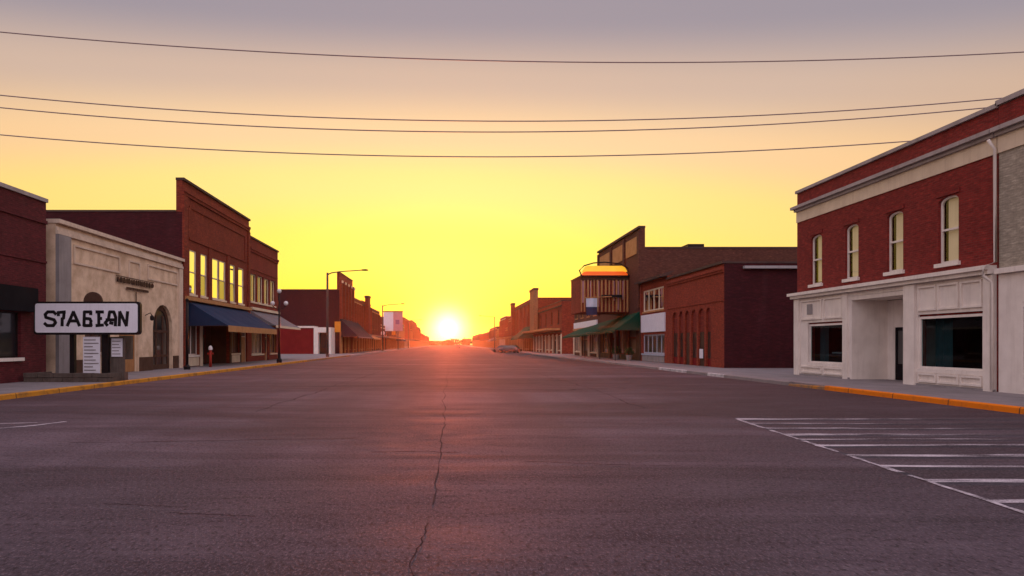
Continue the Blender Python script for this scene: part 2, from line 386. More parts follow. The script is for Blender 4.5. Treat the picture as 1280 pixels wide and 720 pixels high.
def shop(name, label, f, u0, u1, h, wall, holes, side_h=None, deep=16, coping='coping', roof=True, cat='building', side_wall=None, cop_out=.08, cop_h=.16):
    root = thing(name, label, cat, f.p((u0+u1)/2, 0, 0)); sh = side_h or h
    mb = MB(); wall_sheet(mb, f, u0, u1, 0, h, holes)
    if sh < h:                                                    # the false front stands free above the roof
        th = .4
        for u in (u0, u1): mb.poly([f.p(u,sh,0), f.p(u,sh,-th), f.p(u,h,-th), f.p(u,h,0)])
        mb.poly([f.p(u0,sh-.8,-th), f.p(u1,sh-.8,-th), f.p(u1,h,-th), f.p(u0,h,-th)])
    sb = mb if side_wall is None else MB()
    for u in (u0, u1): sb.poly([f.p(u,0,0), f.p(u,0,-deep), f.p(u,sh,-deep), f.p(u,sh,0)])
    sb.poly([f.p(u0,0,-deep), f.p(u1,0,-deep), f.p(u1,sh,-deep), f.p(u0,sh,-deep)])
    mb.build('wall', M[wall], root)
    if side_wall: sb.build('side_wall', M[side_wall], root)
    if roof:
        r = MB(); r.poly([f.p(u0+.005,sh-.45,-.005), f.p(u1-.005,sh-.45,-.005), f.p(u1-.005,sh-.45,-deep+.005), f.p(u0+.005,sh-.45,-deep+.005)]); r.build('roof', M['roof'], root)
    if coping:
        c = MB(); f.box(c, u0-.04, u1+.04, h, h+cop_h, -.42, cop_out)
        for u in (u0, u1): f.box(c, u-.04 if u == u0 else u-.3, u+.3 if u == u0 else u+.04, sh, sh+cop_h*.8, -deep, -.425)
        c.build('coping', M[coping], root)
    b = MB()                                                      # the room behind the openings
    b.poly([f.p(u0+.05,0,-2.6), f.p(u1-.05,0,-2.6), f.p(u1-.05,sh-.5,-2.6), f.p(u0+.05,sh-.5,-2.6)])
    for u in (u0+.05, u1-.05): b.poly([f.p(u,0,-.26), f.p(u,0,-2.6), f.p(u,sh-.5,-2.6), f.p(u,sh-.5,-.26)])
    b.build('room_wall', M['dark'], root)
    return root
def awning(root, f, u0, u1, zi, zo, out, mat, valance=None, vh=.3, ui=None, zi2=None, zo2=None, name='awning', din=.012, scallop=0, frame=True):
    zi2 = zi if zi2 is None else zi2; zo2 = zo if zo2 is None else zo2
    mb = MB(); n = max(4, int((u1-u0)/1.2))
    def P(t, s, dz=0):
        u = u0+(u1-u0)*t; a = zi+(zi2-zi)*t; b = zo+(zo2-zo)*t
        sag = -.05*math.sin(math.pi*s)*(.5+.5*math.cos(2*math.pi*t*n/2))
        return f.p(u, a+(b-a)*s+sag+dz, din+(out-din)*s)
    for i in range(n):
        for j in range(3):
            t0, t1, s0, s1 = i/n, (i+1)/n, j/3, (j+1)/3
            mb.poly([P(t0,s0), P(t1,s0), P(t1,s1), P(t0,s1)])
            mb.poly([P(t0,s0,-.025), P(t0,s1,-.025), P(t1,s1,-.025), P(t1,s0,-.025)])
    for t in (0, 1):
        z = (zo, zo2)[t]-.02; mb.poly([P(t,0), P(t,1/3), P(t,2/3), P(t,1), f.p((u0,u1)[t], z, din)])
    aw = mb.build(name, M[mat], root)
    v = MB()
    for i in range(n*2):
        t0, t1 = i/n/2, (i+1)/n/2
        a0, a1 = zo+(zo2-zo)*t0, zo+(zo2-zo)*t1; k = (.06*(i % 2)) if scallop else 0
        v.poly([f.p(u0+(u1-u0)*t0, a0+.01, out+.006), f.p(u0+(u1-u0)*t1, a1+.01, out+.006), f.p(u0+(u1-u0)*t1, a1-vh+k, out+.012), f.p(u0+(u1-u0)*t0, a0-vh+k, out+.012)])
    v.build('valance', M[valance or mat], aw)
    if frame:
        fr = MB()
        for u, z in ((u0+.05, zo), (u1-.05, zo2)):
            fr.tube([f.p(u, z-.03, din), f.p(u, z-.03, out)], .025, 6)
        fr.tube([f.p(u0, zo-.04, out-.03), f.p(u1, zo2-.04, out-.03)], .03, 6); fr.build('frame', M['galv'], aw)
    return aw

exec_parts = []
# ------------------------------------------------------------------ ground, road, pavements
def sheet(x0, y0, x1, y1, z, nx=1, ny=1):
    mb = MB()
    for i in range(nx):
        for j in range(ny):
            a, b = x0+(x1-x0)*i/nx, x0+(x1-x0)*(i+1)/nx; c, d = y0+(y1-y0)*j/ny, y0+(y1-y0)*(j+1)/ny
            mb.poly([(a,c,z),(b,c,z),(b,d,z),(a,d,z)])
    return mb
tag(sheet(-2500,-300,2500,2700,-.02,4,4).build('ground', M['ground']), kind='structure')
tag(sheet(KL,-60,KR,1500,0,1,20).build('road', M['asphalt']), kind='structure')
for nm, a, b in (('sidewalk', KL-.18, -30), ('sidewalk', KR+.18, 34)):
    tag(MB().box(a, -40, -.01, b, 700, SW).build(nm, M['sidewalk']), kind='structure')
def kerb(side, y0, y1, mat, h=SW+.012, drop=0):
    x = KL if side < 0 else KR; mb = MB(); s = side
    ring = lambda y, hh: [(x, y, -.01), (x+s*.012, y, hh-.03), (x+s*.04, y, hh), (x+s*.182, y, hh), (x+s*.182, y, -.01)]
    mb.loft([ring(y0, h), ring(y1, h-drop)])
    tag(mb.build('kerb', M[mat]), kind='structure')
kerb(-1, -40, 69, 'yellow'); kerb(-1, 69, 100, 'yellow_old'); kerb(-1, 100, 700, 'kerbstone')
kerb(1, -40, 26.6, 'orangekerb'); kerb(1, 26.6, 29.4, 'yellow_old', SW-.02, .05); kerb(1, 29.4, 36.3, 'kerbstone'); kerb(1, 36.3, 38.6, 'whitekerb')
kerb(1, 38.6, 42., 'kerbstone'); kerb(1, 42., 47.5, 'whitekerb'); kerb(1, 47.5, 700, 'kerbstone')
# hatched bay, painted on the road
def strip(mb, pts, w, z=.004, jit=0):
    pts = [Vector((x, y, z)) for x, y in pts]; L, Rr = [], []
    for i, p in enumerate(pts):
        d = (pts[min(i+1, len(pts)-1)]-pts[max(i-1, 0)]).normalized(); n = Vector((-d.y, d.x, 0)); ww = w*(1+jit*R.uniform(-1, 1))
        L.append(p+n*ww/2); Rr.append(p-n*ww/2)
    for i in range(len(pts)-1): mb.poly([Rr[i], Rr[i+1], L[i+1], L[i]])
mb = MB()
edge = lambda Y: 5.83 + (Y-7.3)*.08
for i, (Y, wd) in enumerate(((7.77,.2),(8.92,.26),(10.,.2),(10.97,.28),(12.1,.26),(12.85,.14),(13.5,.3),(14.5,.24),(15.4,.2),(16.3,.34))):
    x0 = edge(Y); strip(mb, [(x0+t*.5, Y+.03*math.sin(t*.7+i)+R.uniform(-.01,.01)) for t in range(15)], wd*.8, jit=.22)
for Y0, Y1 in ((6.4,9.3),(9.5,11.0),(11.3,12.6),(12.8,14.2),(14.5,16.2)): strip(mb, [(edge(Y0+(Y1-Y0)*t/8)-.03+R.uniform(-.012,.012), Y0+(Y1-Y0)*t/8) for t in range(9)], .08, z=.0085, jit=.45)
tag(mb.build('road_markings', M['line']), kind='structure')
mb = MB()
def smooth(pts, k=4):
    o = []
    for i in range(len(pts)-1):
        for t in range(k): o.append((pts[i][0]+(pts[i+1][0]-pts[i][0])*t/k, pts[i][1]+(pts[i+1][1]-pts[i][1])*t/k))
    return o+[pts[-1]]
strip(mb, smooth([(-12.6,13.55),(-11,13.8),(-9.9,14.08),(-9.1,14.45),(-8.65,14.95),(-8.37,15.77)]), .12, jit=.25)
strip(mb, smooth([(-12.6,15.1),(-10.5,15.15),(-9.5,15.3),(-8.84,15.5)]), .1, z=.0085, jit=.3)
tag(mb.build('road_markings', M['line']), kind='structure')
# tar-filled cracks and patches
mb = MB()
def crack(x, y, dx, dy, n, w, wob):
    pts = [(x, y)]
    for i in range(n):
        x += dx+R.uniform(-wob, wob); y += dy+R.uniform(-wob, wob)*.6; pts.append((x, y))
    strip(mb, pts, w, z=.003+R.random()*.0008, jit=.6)
crack(-.23, 5.0, .004, .1, 18, .011, .024)
tag(mb.build('road_cracks', M['tar']), kind='structure'); mb = MB()
crack(-.16, 7.6, .0, .4, 140, .016, .035)
crack(-1.9, 7.1, -.05, .006, 16, .014, .035); crack(-2.7, 7.5, -.05, .012, 18, .013, .035)
crack(1.1, 10.4, .1, -.02, 20, .02, .05); crack(-6.5, 12.4, .18, .02, 30, .025, .07); crack(-1.2, 11.3, .1, -.01, 16, .03, .06)
crack(-4.8, 18, .02, .5, 110, .04, .08); crack(5.2, 19, .0, .5, 120, .04, .08)
crack(-12, 26, .3, .02, 60, .06, .1); crack(-12, 41, .4, .01, 60, .1, .12); crack(3.5, 26, .2, .12, 16, .12, .2); crack(4.5, 33, .2, .06, 22, .16, .2)
tag(mb.build('road_cracks', M['seam']), kind='structure')

# ------------------------------------------------------------------ left side of the street
# maroon corner shop
b = shop('brick_shop', 'low maroon brick shop with black fascia beside the white signboard', FL, 12, 31.35, 7.85, 'brick_front', [(20, 29.5, 1.15, 3.0), (13, 18, 1.15, 3.0)], deep=22)
window(b, FL, 20, 29.5, 1.15, 3.0, frame='darkmetal', pane='darkglass', mull=(3,0), sill='white'); window(b, FL, 13, 18, 1.15, 3.0, frame='darkmetal', pane='darkglass', mull=(1,0), sill='white')
bar(b, 'fascia', 'blackboard', FL, (12.4, 30.2, 3.03, 4.02, .004, .32)); bar(b, 'band_course', 'brick_front', FL, (12, 31.35, 6.9, 7.05, .003, .07), (12, 31.35, 5.2, 5.3, .003, .05))
# cream stucco shop with arches
b = shop('stucco_shop', 'low cream stucco shop with arched doorway behind the signboard', FL, 32.1, 47.3, 7.1, 'stucco',
         [(42.7, 45.7, 0, 4.1, 1.45), (38.3, 40.7, 0, 3.0), (34.7, 36.6, 1.3, 4.2, .95)], coping='stucco_trim', cop_out=.2, cop_h=.18)
window(b, FL, 34.7, 36.6, 1.3, 4.2, .95, frame='brown', pane='glass', fw=.16, mull=(1,2), sill='stucco_trim')
door(b, FL, 38.3, 40.7, SW, 3.0, 'tanwood', 'cream', lite=True)
fr = window(b, FL, 42.7, 45.7, SW, 4.1, 1.45, frame='brown', pane='darkglass', fw=.3, mull=(2,0), name='arched_door', d=-.2)
bars(fr, 'rail', 'brown', FL, (43., 45.4, 2.4, 2.55, -.29, -.17), (43., 45.4, .9, 1.05, -.29, -.17))
bar(b, 'pilaster', 'greypaint', FL, (32.1, 33.15, .15, 6.6, .003, .16)); bar(b, 'pilaster', 'stucco_trim', FL, (46.7, 47.3, .15, 6.6, .003, .1))
bar(b, 'cornice', 'stucco_trim', FL, (32.1, 47.3, 6.62, 6.78, .003, .13), (32.1, 47.3, 6.785, 6.95, .003, .07))
pm = []
for a, c, z0, z1 in ((33.6, 38.3, 5.45, 6.35), (39.4, 40.8, 5.1, 6.3), (41.9, 46.5, 5.45, 6.35)):
    pm += [(a, c, z0, z0+.09, .003, .07), (a, c, z1-.09, z1, .003, .07), (a, a+.09, z0+.09, z1-.09, .003, .068), (c-.09, c, z0+.09, z1-.09, .003, .068)]
for i in range(0, len(pm), 4): bar(b, 'panel_moulding', 'stucco_trim', FL, *pm[i:i+4])
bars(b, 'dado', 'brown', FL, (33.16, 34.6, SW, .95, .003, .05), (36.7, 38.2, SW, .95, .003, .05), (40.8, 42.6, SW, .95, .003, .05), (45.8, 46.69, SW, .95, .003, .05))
mb = MB(); u = 37.9
while u < 42.5:
    w = R.choice((.16,.22,.3)); FL.box(mb, u, u+w, 5.0+R.uniform(0,.05), 5.22-R.uniform(0,.05), .08, .13); FL.box(mb, u, u+w*.4, 4.98, 5.26, .08, .128); u += w+.07
u = 39.0
while u < 41.6:
    w = R.choice((.14,.2,.26)); FL.box(mb, u, u+w, 4.66, 4.8, .08, .125); u += w+.06
FL.box(mb, 37.8, 42.6, 5.29, 5.33, .075, .11); FL.box(mb, 40.15, 40.25, 3.6, 4.6, .075, .1)
mb.build('lettering', M['brown'], b)
l = MB(); l.tube([FL.p(41.6,3.35,0), FL.p(41.6,3.5,.3), FL.p(41.6,3.35,.4)], .025, 6); l.lathe(FL.p(41.6,3.05,.4), [(.05,0),(.12,.06),(.12,.24),(.03,.32)], 8); l.build('wall_lamp', M['darkmetal'], b)
# tall rust brick store
upw = [(48.75,50.0),(50.95,52.2),(53.45,54.95),(55.1,56.6),(57.7,59.1),(60.1,61.6)]
holes = [(a, c, 5.1, 8.1) for a, c in upw]
holes += [(48.3, 50.5, 0.95, 3.2), (51.2, 57.6, 0, 3.25), (58.1, 60.4, .95, 3.1), (60.8, 62.8, 0, 2.75)]
b = shop('brick_store', 'tall rust brick store with yellow-lit sash windows above a navy awning', FL, 47.4, 63.3, 12.5, 'brick_l2', holes, side_h=10.4, deep=26, coping='darkcoping', cop_out=.14, side_wall='brick_side_shade')
for i, (a, c) in enumerate(upw): window(b, FL, a, c, 5.1, 8.1, frame='cream', pane='skyglass', sash=True, fw=.07, sill='cream', d=-.02, low=(None, 'glass', None, 'glass', 'glass', None)[i])
window(b, FL, 48.3, 50.5, .95, 3.2, frame='white', pane='darkglass', mull=(1,0), sill='white'); window(b, FL, 58.1, 60.4, .95, 3.1, frame='brown', pane='darkglass', mull=(1,0), sill='cream')
door(b, FL, 60.8, 62.8, SW, 2.75, 'tanwood', 'cream', lite=False)
bars(b, 'bulkhead', 'cream', FL, (48.3, 50.5, .2, .78, .003, .05), (58.1, 60.4, .2, .78, .003, .05))
bar(b, 'ledge', 'tan', FL, (47.5, 63.2, 4.62, 4.88, .003, .3))
bar(b, 'corbel_band', 'brick_l2', FL, (47.4, 63.3, 11.55, 11.75, .003, .1), (47.4, 63.3, 11.755, 11.95, .003, .16), (48.6, 62.2, 8.75, 8.9, .003, .07), (48.6, 62.2, 10.9, 11.05, .003, .07), (48.4, 48.9, 8.9, 10.9, .003, .07), (61.9, 62.4, 8.9, 10.9, .003, .07))
bar(b, 'pilaster', 'brick_l2', FL, (47.4, 48.15, .15, 11.5, .003, .14)); bar(b, 'pilaster', 'brick_l2', FL, (62.7, 63.3, 4.9, 11.5, .003, .14)); bar(b, 'pilaster', 'brick_l2', FL, (52.5, 53.15, 4.9, 8.7, .003, .1)); bar(b, 'pilaster', 'brick_l2', FL, (56.85, 57.5, 4.9, 8.7, .003, .1))
# recessed entry of the tall store
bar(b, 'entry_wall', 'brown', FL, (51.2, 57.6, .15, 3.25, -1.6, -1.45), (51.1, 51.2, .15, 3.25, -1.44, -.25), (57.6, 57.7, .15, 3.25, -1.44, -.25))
fe = F(XL-1.42, 1); door(b, fe, 53.3, 54.5, SW, 3., 'brown', 'redpaint', d=.09); door(b, fe, 54.7, 55.9, SW, 3., 'brown', 'redpaint', d=.09)
bar(b, 'door_post', 'cream', FL, (50.75, 50.95, SW, 3.3, .003, .16))
bars(b, 'awning_shade_panel', 'brown', FL, (57.62,58.1,SW,3.3,.004,.06), (60.4,60.8,SW,3.3,.004,.06), (50.96,51.19,SW,3.3,.004,.06))  # added dark panels, painting in the shade beneath the navy awning
awning(b, FL, 48.5, 62.2, 4.58, 2.95, 2.7, 'navy', 'tan', .42)
# shorter russet shop
upw = [(63.9+i*2.35, 65.85+i*2.35) for i in range(4)]
b = shop('brick_store', 'russet brick shop with a grey awning next to the tall store', FL, 63.33, 74.0, 11.1, 'brick_l3', [(a, c, 5.5, 8.0) for a, c in upw]+[(64.2, 68.2, .8, 3.1), (68.8, 70.2, 0, 2.9), (70.8, 73.4, .8, 3.1)], side_h=10.2, deep=18, coping='darkcoping', cop_out=.12)
for a, c in upw: window(b, FL, a, c, 5.5, 8.0, frame='cream', pane='glass', mull=(1,0), fw=.1, sill='cream')
window(b, FL, 64.2, 68.2, .8, 3.1, frame='cream', pane='darkglass', mull=(2,0), sill='cream'); window(b, FL, 70.8, 73.4, .8, 3.1, frame='tan', pane='glass', mull=(1,0), sill='cream'); door(b, FL, 68.8, 70.2, SW, 2.9, 'tanwood', 'cream')
bar(b, 'ledge', 'cream', FL, (63.6, 73.9, 4.75, 4.98, .003, .28)); bar(b, 'corbel_band', 'brick_l3', FL, (63.4, 73.9, 9.9, 10.1, .003, .1), (63.4, 73.9, 10.105, 10.3, .003, .17), (63.6, 73.8, 8.35, 8.5, .003, .06))
awning(b, FL, 63.6, 74.2, 4.68, 3.35, 2.3, 'greycanvas', 'cream', .2)
# red hall beyond the side lot
b = shop('brick_hall', 'red hall with pilastered tall front and black awning, beyond the side lot', FL, 116, 132, 13.2, 'brick_l3', [(118.5, 121.3, 0, 3.4), (122.2, 125.5, .7, 3.4), (126.4, 131, .7, 3.4)], side_h=10.4, deep=34, coping='darkcoping', side_wall='brick_side_shade')
for i in range(5): bar(b, 'pilaster', 'brick_far_glow', FL, (116.2+i*3.75, 117.1+i*3.75, 5.8, 12.1, .003, .35))
bar(b, 'pilaster_cap', 'cream', FL, *[(116.05+i*3.75, 117.25+i*3.75, 11.6, 11.95, .36, .5) for i in range(5)])
door(b, FL, 118.5, 121.3, SW, 3.4, 'brown', 'tan'); window(b, FL, 122.2, 125.5, .7, 3.4, frame='tan', pane='glass', mull=(1,0)); window(b, FL, 126.4, 131, .7, 3.4, frame='tan', pane='glass', mull=(2,0))
bar(b, 'pier', 'tan', FL, (116.3, 118.3, .15, 3.7, .003, .2)); bar(b, 'pier', 'tan', FL, (121.4, 122.1, .15, 3.7, .003, .2)); bar(b, 'pier', 'tan', FL, (125.6, 126.3, .15, 3.7, .003, .2))
awning(b, FL, 116.6, 139, 5.9, 2.9, 3.0, 'blackcanvas', 'greycanvas', .18)
a = thing('annex', 'low red painted block annex with pale coping in the side lot', 'outbuilding', (-24, 114, 0))
MB().box(-40, 112, 0, -20.95, 115.96, 4.2).build('wall', M['redpaint'], a); MB().box(-40.05, 111.9, 4.203, -20.9, 115.9, 4.5).build('coping', M['white'], a)
a = thing('entrance_porch', 'pale grey boxy porch with dark doorway beside the red annex', 'porch', (-19.5, 114, 0))
m = MB(); m.box(-20.9, 112, 0, -20.2, 115.95, 4.3); m.box(-18.7, 112, 0, -18.2, 115.95, 4.3); m.box(-20.195, 112, 3.5, -18.705, 115.95, 4.3); m.build('wall', M['white'], a)
m = MB(); m.box(-20.19, 113.4, 0, -18.71, 113.5, 3.49); d_ = m.build('door', M['brown'], a); m = MB(); m.box(-19.9, 113.35, 1.1, -19.0, 113.39, 3.2); m.build('pane', M['glass'], d_)
a = thing('wall_sign', 'orange square sign on the corner of the red hall', 'sign', (-17.9, 115.5, 3.6))
MB().box(-18.15, 115.3, 3.6, -17.2, 115.45, 5.3).build('panel', M['orange'], a); MB().box(-17.9, 115.45, 4.3, -17.7, 115.99, 4.5).build('bracket', M['darkmetal'], a)

def row_shop(name, label, f, u0, u1, h, wall, nup, trim, gf, aw=None, canopy=None, tower=None, zup=(5.2, 8.), pil=True, side_h=None, pane='glass', fascia=None, deep=16):
    W = u1-u0; holes = []; ups = []
    for i in range(nup):
        c = u0+W*(i+.5)/nup; w = min(1.5, W/nup*.55); ups.append((c-w/2, c+w/2)); holes.append((c-w/2, c+w/2, *zup))
    nb = max(2, int(W/4.2)); bays = []
    for i in range(nb):
        a, c = u0+W*i/nb+.45, u0+W*(i+1)/nb-.45; k = i % 3 == 1; bays.append((a, c, k)); holes.append((a, c, 0 if k else .7, 3.1))
    b = shop(name, label, f, u0, u1, h, wall, holes, coping=trim, side_h=side_h, deep=deep)
    for a, c in ups: window(b, f, a, c, *zup, frame=trim, pane=pane, sash=True, sill=trim)
    for a, c, k in bays:
        if k: door(b, f, a, c, SW, 3.1, 'brown', gf)
        else: window(b, f, a, c, .7, 3.1, frame=gf, pane='glass', mull=(1,0), sill=gf)
    for i in range(nb+1):
        u = u0+W*i/nb; bar(b, 'pier', gf, f, (max(u0, u-.4), min(u1, u+.4), .15, 3.3, .003, .16))
    bar(b, 'cornice', trim, f, (u0, u1, h-.75, h-.55, .003, .14), (u0, u1, 3.55, 3.8, .003, .2))
    if pil:
        for i in range(nup+1):
            u = u0+W*i/nup; bar(b, 'pilaster', wall, f, (max(u0, u-.35), min(u1, u+.35), 4.0, h-.8, .003, .3))
    if aw: awning(b, f, *aw)
    if canopy: bar(b, 'canopy', canopy[0], f, (u0+.3, u1-.3, canopy[1], canopy[1]+.3, .21, canopy[2]))
    if tower:
        a, c, z, mt = tower; t = MB(); f.box(t, a, c, 3.9, z, .31, 1.1); t.build('tower', M[mt], b); t = MB(); f.box(t, a-.15, c+.15, z, z+.4, .2, 1.2); t.build('tower_cap', M[trim], b)
    if fascia: bar(b, 'fascia', fascia, f, (u0+.5, u1-.5, 3.82, 4.6, .004, .18))
    return b
row_shop('brick_shop', 'red brick shop in orange glow with cream sashes just past the maroon hall', FL, 132.1, 146, 10.2, 'brick_far_glow', 4, 'tan', 'tan', canopy=('greycanvas', 3.3, 2.2))
row_shop('brick_shop', 'orange brick shop with a raised square tower bay, before the pink billboard', FL, 146.1, 163, 10.4, 'brick_r2', 4, 'darkcoping', 'tan', tower=(149, 152, 11.3, 'brick_r2'), aw=(147, 162, 3.9, 2.9, 2.4, 'tan'))
row_shop('brick_shop', 'dark brick shop with flat grey canopy directly before the pink billboard', FL, 163.1, 184, 9.8, 'brick_dark', 5, 'tan', 'tan', canopy=('greycanvas', 3.3, 2.6))
row_shop('brick_shop', 'low red shop standing behind the pink and white billboard', FL, 184.1, 206, 6.6, 'brick_l3', 4, 'cream', 'tan', zup=(4.2, 5.6), pil=False, canopy=('tan', 3.3, 2.4))
bb = thing('billboard', 'pale billboard half white and half pink on steel legs above the street', 'billboard', (-15.2, 201, 0))
MB().box(-17.9, 200, 5.3, -15.2, 200.25, 10.6).build('panel', M['signwhite'], bb); MB().box(-15.197, 200, 5.3, -12.6, 200.25, 10.6).build('panel', M['pink'], bb)
MB().box(-18, 199.9, 10.603, -12.5, 200.35, 10.85).build('top_rail', M['brown'], bb); MB().box(-14.6, 199.95, 7.2, -13.5, 199.99, 8.4).build('emblem', M['purple'], bb)
for x in (-17.4, -13.9): MB().box(x-.12, 200.26, SW, x+.12, 200.5, 10.4).build('leg', M['galv'], bb)
row_shop('brick_shop', 'dark brick shop with flat canopy just past the billboard', FL, 206.1, 240, 9.4, 'brick_dark', 5, 'darkcoping', 'tan', canopy=('tan', 3.3, 2.4))
row_shop('brick_shop', 'tan fronted shop between two dark brick shops past the billboard', FL, 240.1, 286, 9.0, 'brick_tan', 6, 'cream', 'tan', aw=(242, 262, 4.2, 2.9, 2.4, 'navy'))
row_shop('brick_block', 'tall rust brick block standing above its neighbours far down the awning side', FL, 286.1, 328, 12.2, 'brick_far_glow', 6, 'darkcoping', 'cream', zup=(6., 9.), canopy=('greycanvas', 3.3, 2.2))
row_shop('brick_shop', 'low tan shop squeezed between two taller far blocks', FL, 328.1, 350, 8.4, 'brick_tan', 3, 'tan', 'tan')
row_shop('brick_block', 'dark three-step block far away with the highest far roofline', FL, 350.1, 400, 13.0, 'brick_dark', 6, 'darkcoping', 'tan', zup=(6., 9.))
row_shop('brick_block', 'far dark block one step lower, beyond the highest far roofline', FL, 400.1, 455, 11.4, 'brick_dark', 6, 'darkcoping', 'tan')
row_shop('brick_shop', 'low brown shop, second from the end of the awning side', FL, 455.1, 520, 8.6, 'brick_l3', 6, 'tan', 'tan')
row_shop('brick_shop', 'low end shop nearest the setting sun on the awning side', FL, 520.1, 660, 8.2, 'brick_dark', 7, 'tan', 'tan', zup=(4.2, 5.4))

# ------------------------------------------------------------------ right side of the street
def r1_storefront(root, f, ua, ub, windows, panels, low, mat='white'):
    pass
# painted brick neighbour at the frame edge
b = shop('painted_building', 'grey painted brick building with white shopfront beside the red brick one', FR, 9, 23.26, 9.4, 'brick_grey', [(15.5, 22.1, .8, 2.75)], deep=24, coping='coping', cop_out=.1)
window(b, FR, 15.5, 22.1, .8, 2.75, frame='white', pane='shopclear', fw=.1, mull=(1,0), sill='white', d=.03)
bar(b, 'frieze', 'cream', FR, (9, 23.26, 7.86, 8.4, .003, .05)); bar(b, 'cornice', 'coping', FR, (9, 23.26, 8.4, 8.52, .003, .16), (9, 23.26, 8.523, 8.66, .003, .3))
bar(b, 'parapet_band', 'brick_r1', FR, (9, 23.26, 8.67, 9.38, .003, .02))
bar(b, 'ledge', 'white', FR, (9, 23.2, 3.95, 4.12, .003, .22)); bar(b, 'storefront_panel', 'white', FR, (9, 23.2, 2.85, 3.94, .003, .06), (22.2, 23.2, SW, 2.85, .003, .06), (9, 22.2, SW, .65, .003, .06))
bar(b, 'panel_moulding', 'white', FR, *[q for a in (20.2, 17.8, 15.4) for q in ((a, a+2.0, 3.0, 3.05, .06, .085), (a, a+2.0, 3.75, 3.8, .06, .085), (a, a+.05, 3.05, 3.75, .06, .083), (a+1.95, a+2., 3.05, 3.75, .06, .083), (a, a+2., .24, .28, .06, .085), (a, a+2., .54, .58, .06, .085))])
bar(b, 'drape', 'drape', FR, (20.8, 21.9, .85, 2.7, -.6, -.55), (17, 18, .85, 2.7, -.6, -.55))
# red brick corner building
wins = [(c-.52, c+.52) for c in (25.62, 28.68, 31.75, 34.8)]
holes = [(a, c, 4.6, 6.98, .2) for a, c in wins] + [(23.85, 27.15, .78, 2.72), (32.35, 35.4, .78, 2.66), (27.95, 31.75, 0, 3.8)]
b = shop('brick_building', 'red brick corner building with four blinds windows over a white panelled shopfront', FR, 23.3, 36.7, 9.34, 'brick_r1', holes, deep=24, coping='coping', cop_out=.1, cop_h=.14)
for i, (a, c) in enumerate(wins):
    window(b, FR, a, c, 4.6, 6.98, .2, frame='white', pane='clear', fw=.07, sash=True, sill='white', blind=((.02, .78, .97), (.0, .75, .97), (.03, .8, .98), (.0, .72, .95))[i], d=-.1)
bar(b, 'frieze', 'cream', FR, (23.3, 36.7, 7.86, 8.4, .003, .05)); bar(b, 'cornice', 'coping', FR, (23.3, 36.75, 8.4, 8.52, .003, .16), (23.3, 36.85, 8.523, 8.66, .003, .3)); 
bars(b, 'brick_arch', 'brick_r1', FR, *[(c-.6, c+.6, 7.0, 7.16, .003, .045) for c in (25.62, 28.68, 31.75, 34.8)])
bar(b, 'ledge', 'white', FR, (23.35, 36.95, 4.12, 4.26, .003, .42), (23.35, 36.85, 3.98, 4.117, .003, .3))
T = .08
bar(b, 'storefront_panel', 'white', FR, (23.35, 27.95, 2.8, 3.97, .003, T), (31.75, 36.7, 2.74, 3.97, .003, T), (23.35, 27.95, SW, .7, .003, T), (31.75, 36.7, SW, .7, .003, T),
    (27.15, 27.95, .7, 2.8, .003, T), (23.35, 23.8, .7, 2.8, .003, T), (31.75, 32.3, .7, 2.74, .003, T), (35.45, 36.7, .7, 2.74, .003, T), (27.95, 31.75, 3.8, 3.97, .003, T))
bar(b, 'pilaster', 'white', FR, (27.2, 27.85, SW, 3.96, T+.002, .2)); bar(b, 'pilaster', 'white', FR, (23.36, 23.75, SW, 3.96, T+.002, .16)); bar(b, 'pilaster', 'white', FR, (31.85, 32.22, SW, 3.96, T+.002, .16)); bar(b, 'pilaster', 'white', FR, (36.2, 36.7, SW, 3.96, T+.002, .18))
bars(b, 'plinth', 'greypaint', FR, (23.3, 27.95, SW, .22, T+.004, T+.05), (31.75, 36.7, SW, .22, T+.004, T+.05))
q = []
def pf(u0, u1, z0, z1, w=.07, d0=T, d1=T+.065):
    q.extend([(u0, u1, z0, z0+w, d0, d1), (u0, u1, z1-w, z1, d0, d1), (u0, u0+w, z0+w, z1-w, d0, d1-.002), (u1-w, u1, z0+w, z1-w, d0, d1-.002)])
for a, c in ((23.85,24.85),(24.95,26.0),(26.1,27.1)): pf(a, c, 2.93, 3.85); pf(a, c, .28, .62)
for a, c in ((32.3,33.9),(34.1,36.1)): pf(a, c, 2.88, 3.85); pf(a, c, .28, .62)
for i in range(0, len(q), 4): bar(b, 'panel_moulding', 'white', FR, *q[i:i+4])
window(b, FR, 23.85, 27.15, .78, 2.72, frame='white', pane='shopclear', fw=.09, d=.03, sill='white'); window(b, FR, 32.35, 35.4, .78, 2.66, frame='white', pane='shopclear', fw=.09, d=.03, sill='white')
def drape(u0, u1, z0, z1, d):
    m = MB(); n = 14
    for i in range(n):
        a, c = u0+(u1-u0)*i/n, u0+(u1-u0)*(i+1)/n; da, dc = d+.05*math.sin(i*1.9), d+.05*math.sin((i+1)*1.9)
        m.poly([FR.p(a,z0,da), FR.p(c,z0,dc), FR.p(c,z1,dc), FR.p(a,z1,da)])
    m.build('drape', M['drape'], b)
drape(26.1, 26.95, .7, 2.7, -.5); drape(24.0, 24.6, .7, 2.7, -.55); drape(34.6, 35.3, .7, 2.6, -.5); drape(32.5, 32.9, .7, 2.6, -.5)
bar(b, 'display_shelf', 'greypaint', FR, (33., 34.5, 1.25, 1.32, -1.4, -.6), (33., 34.5, .3, .5, -1.4, -.6))
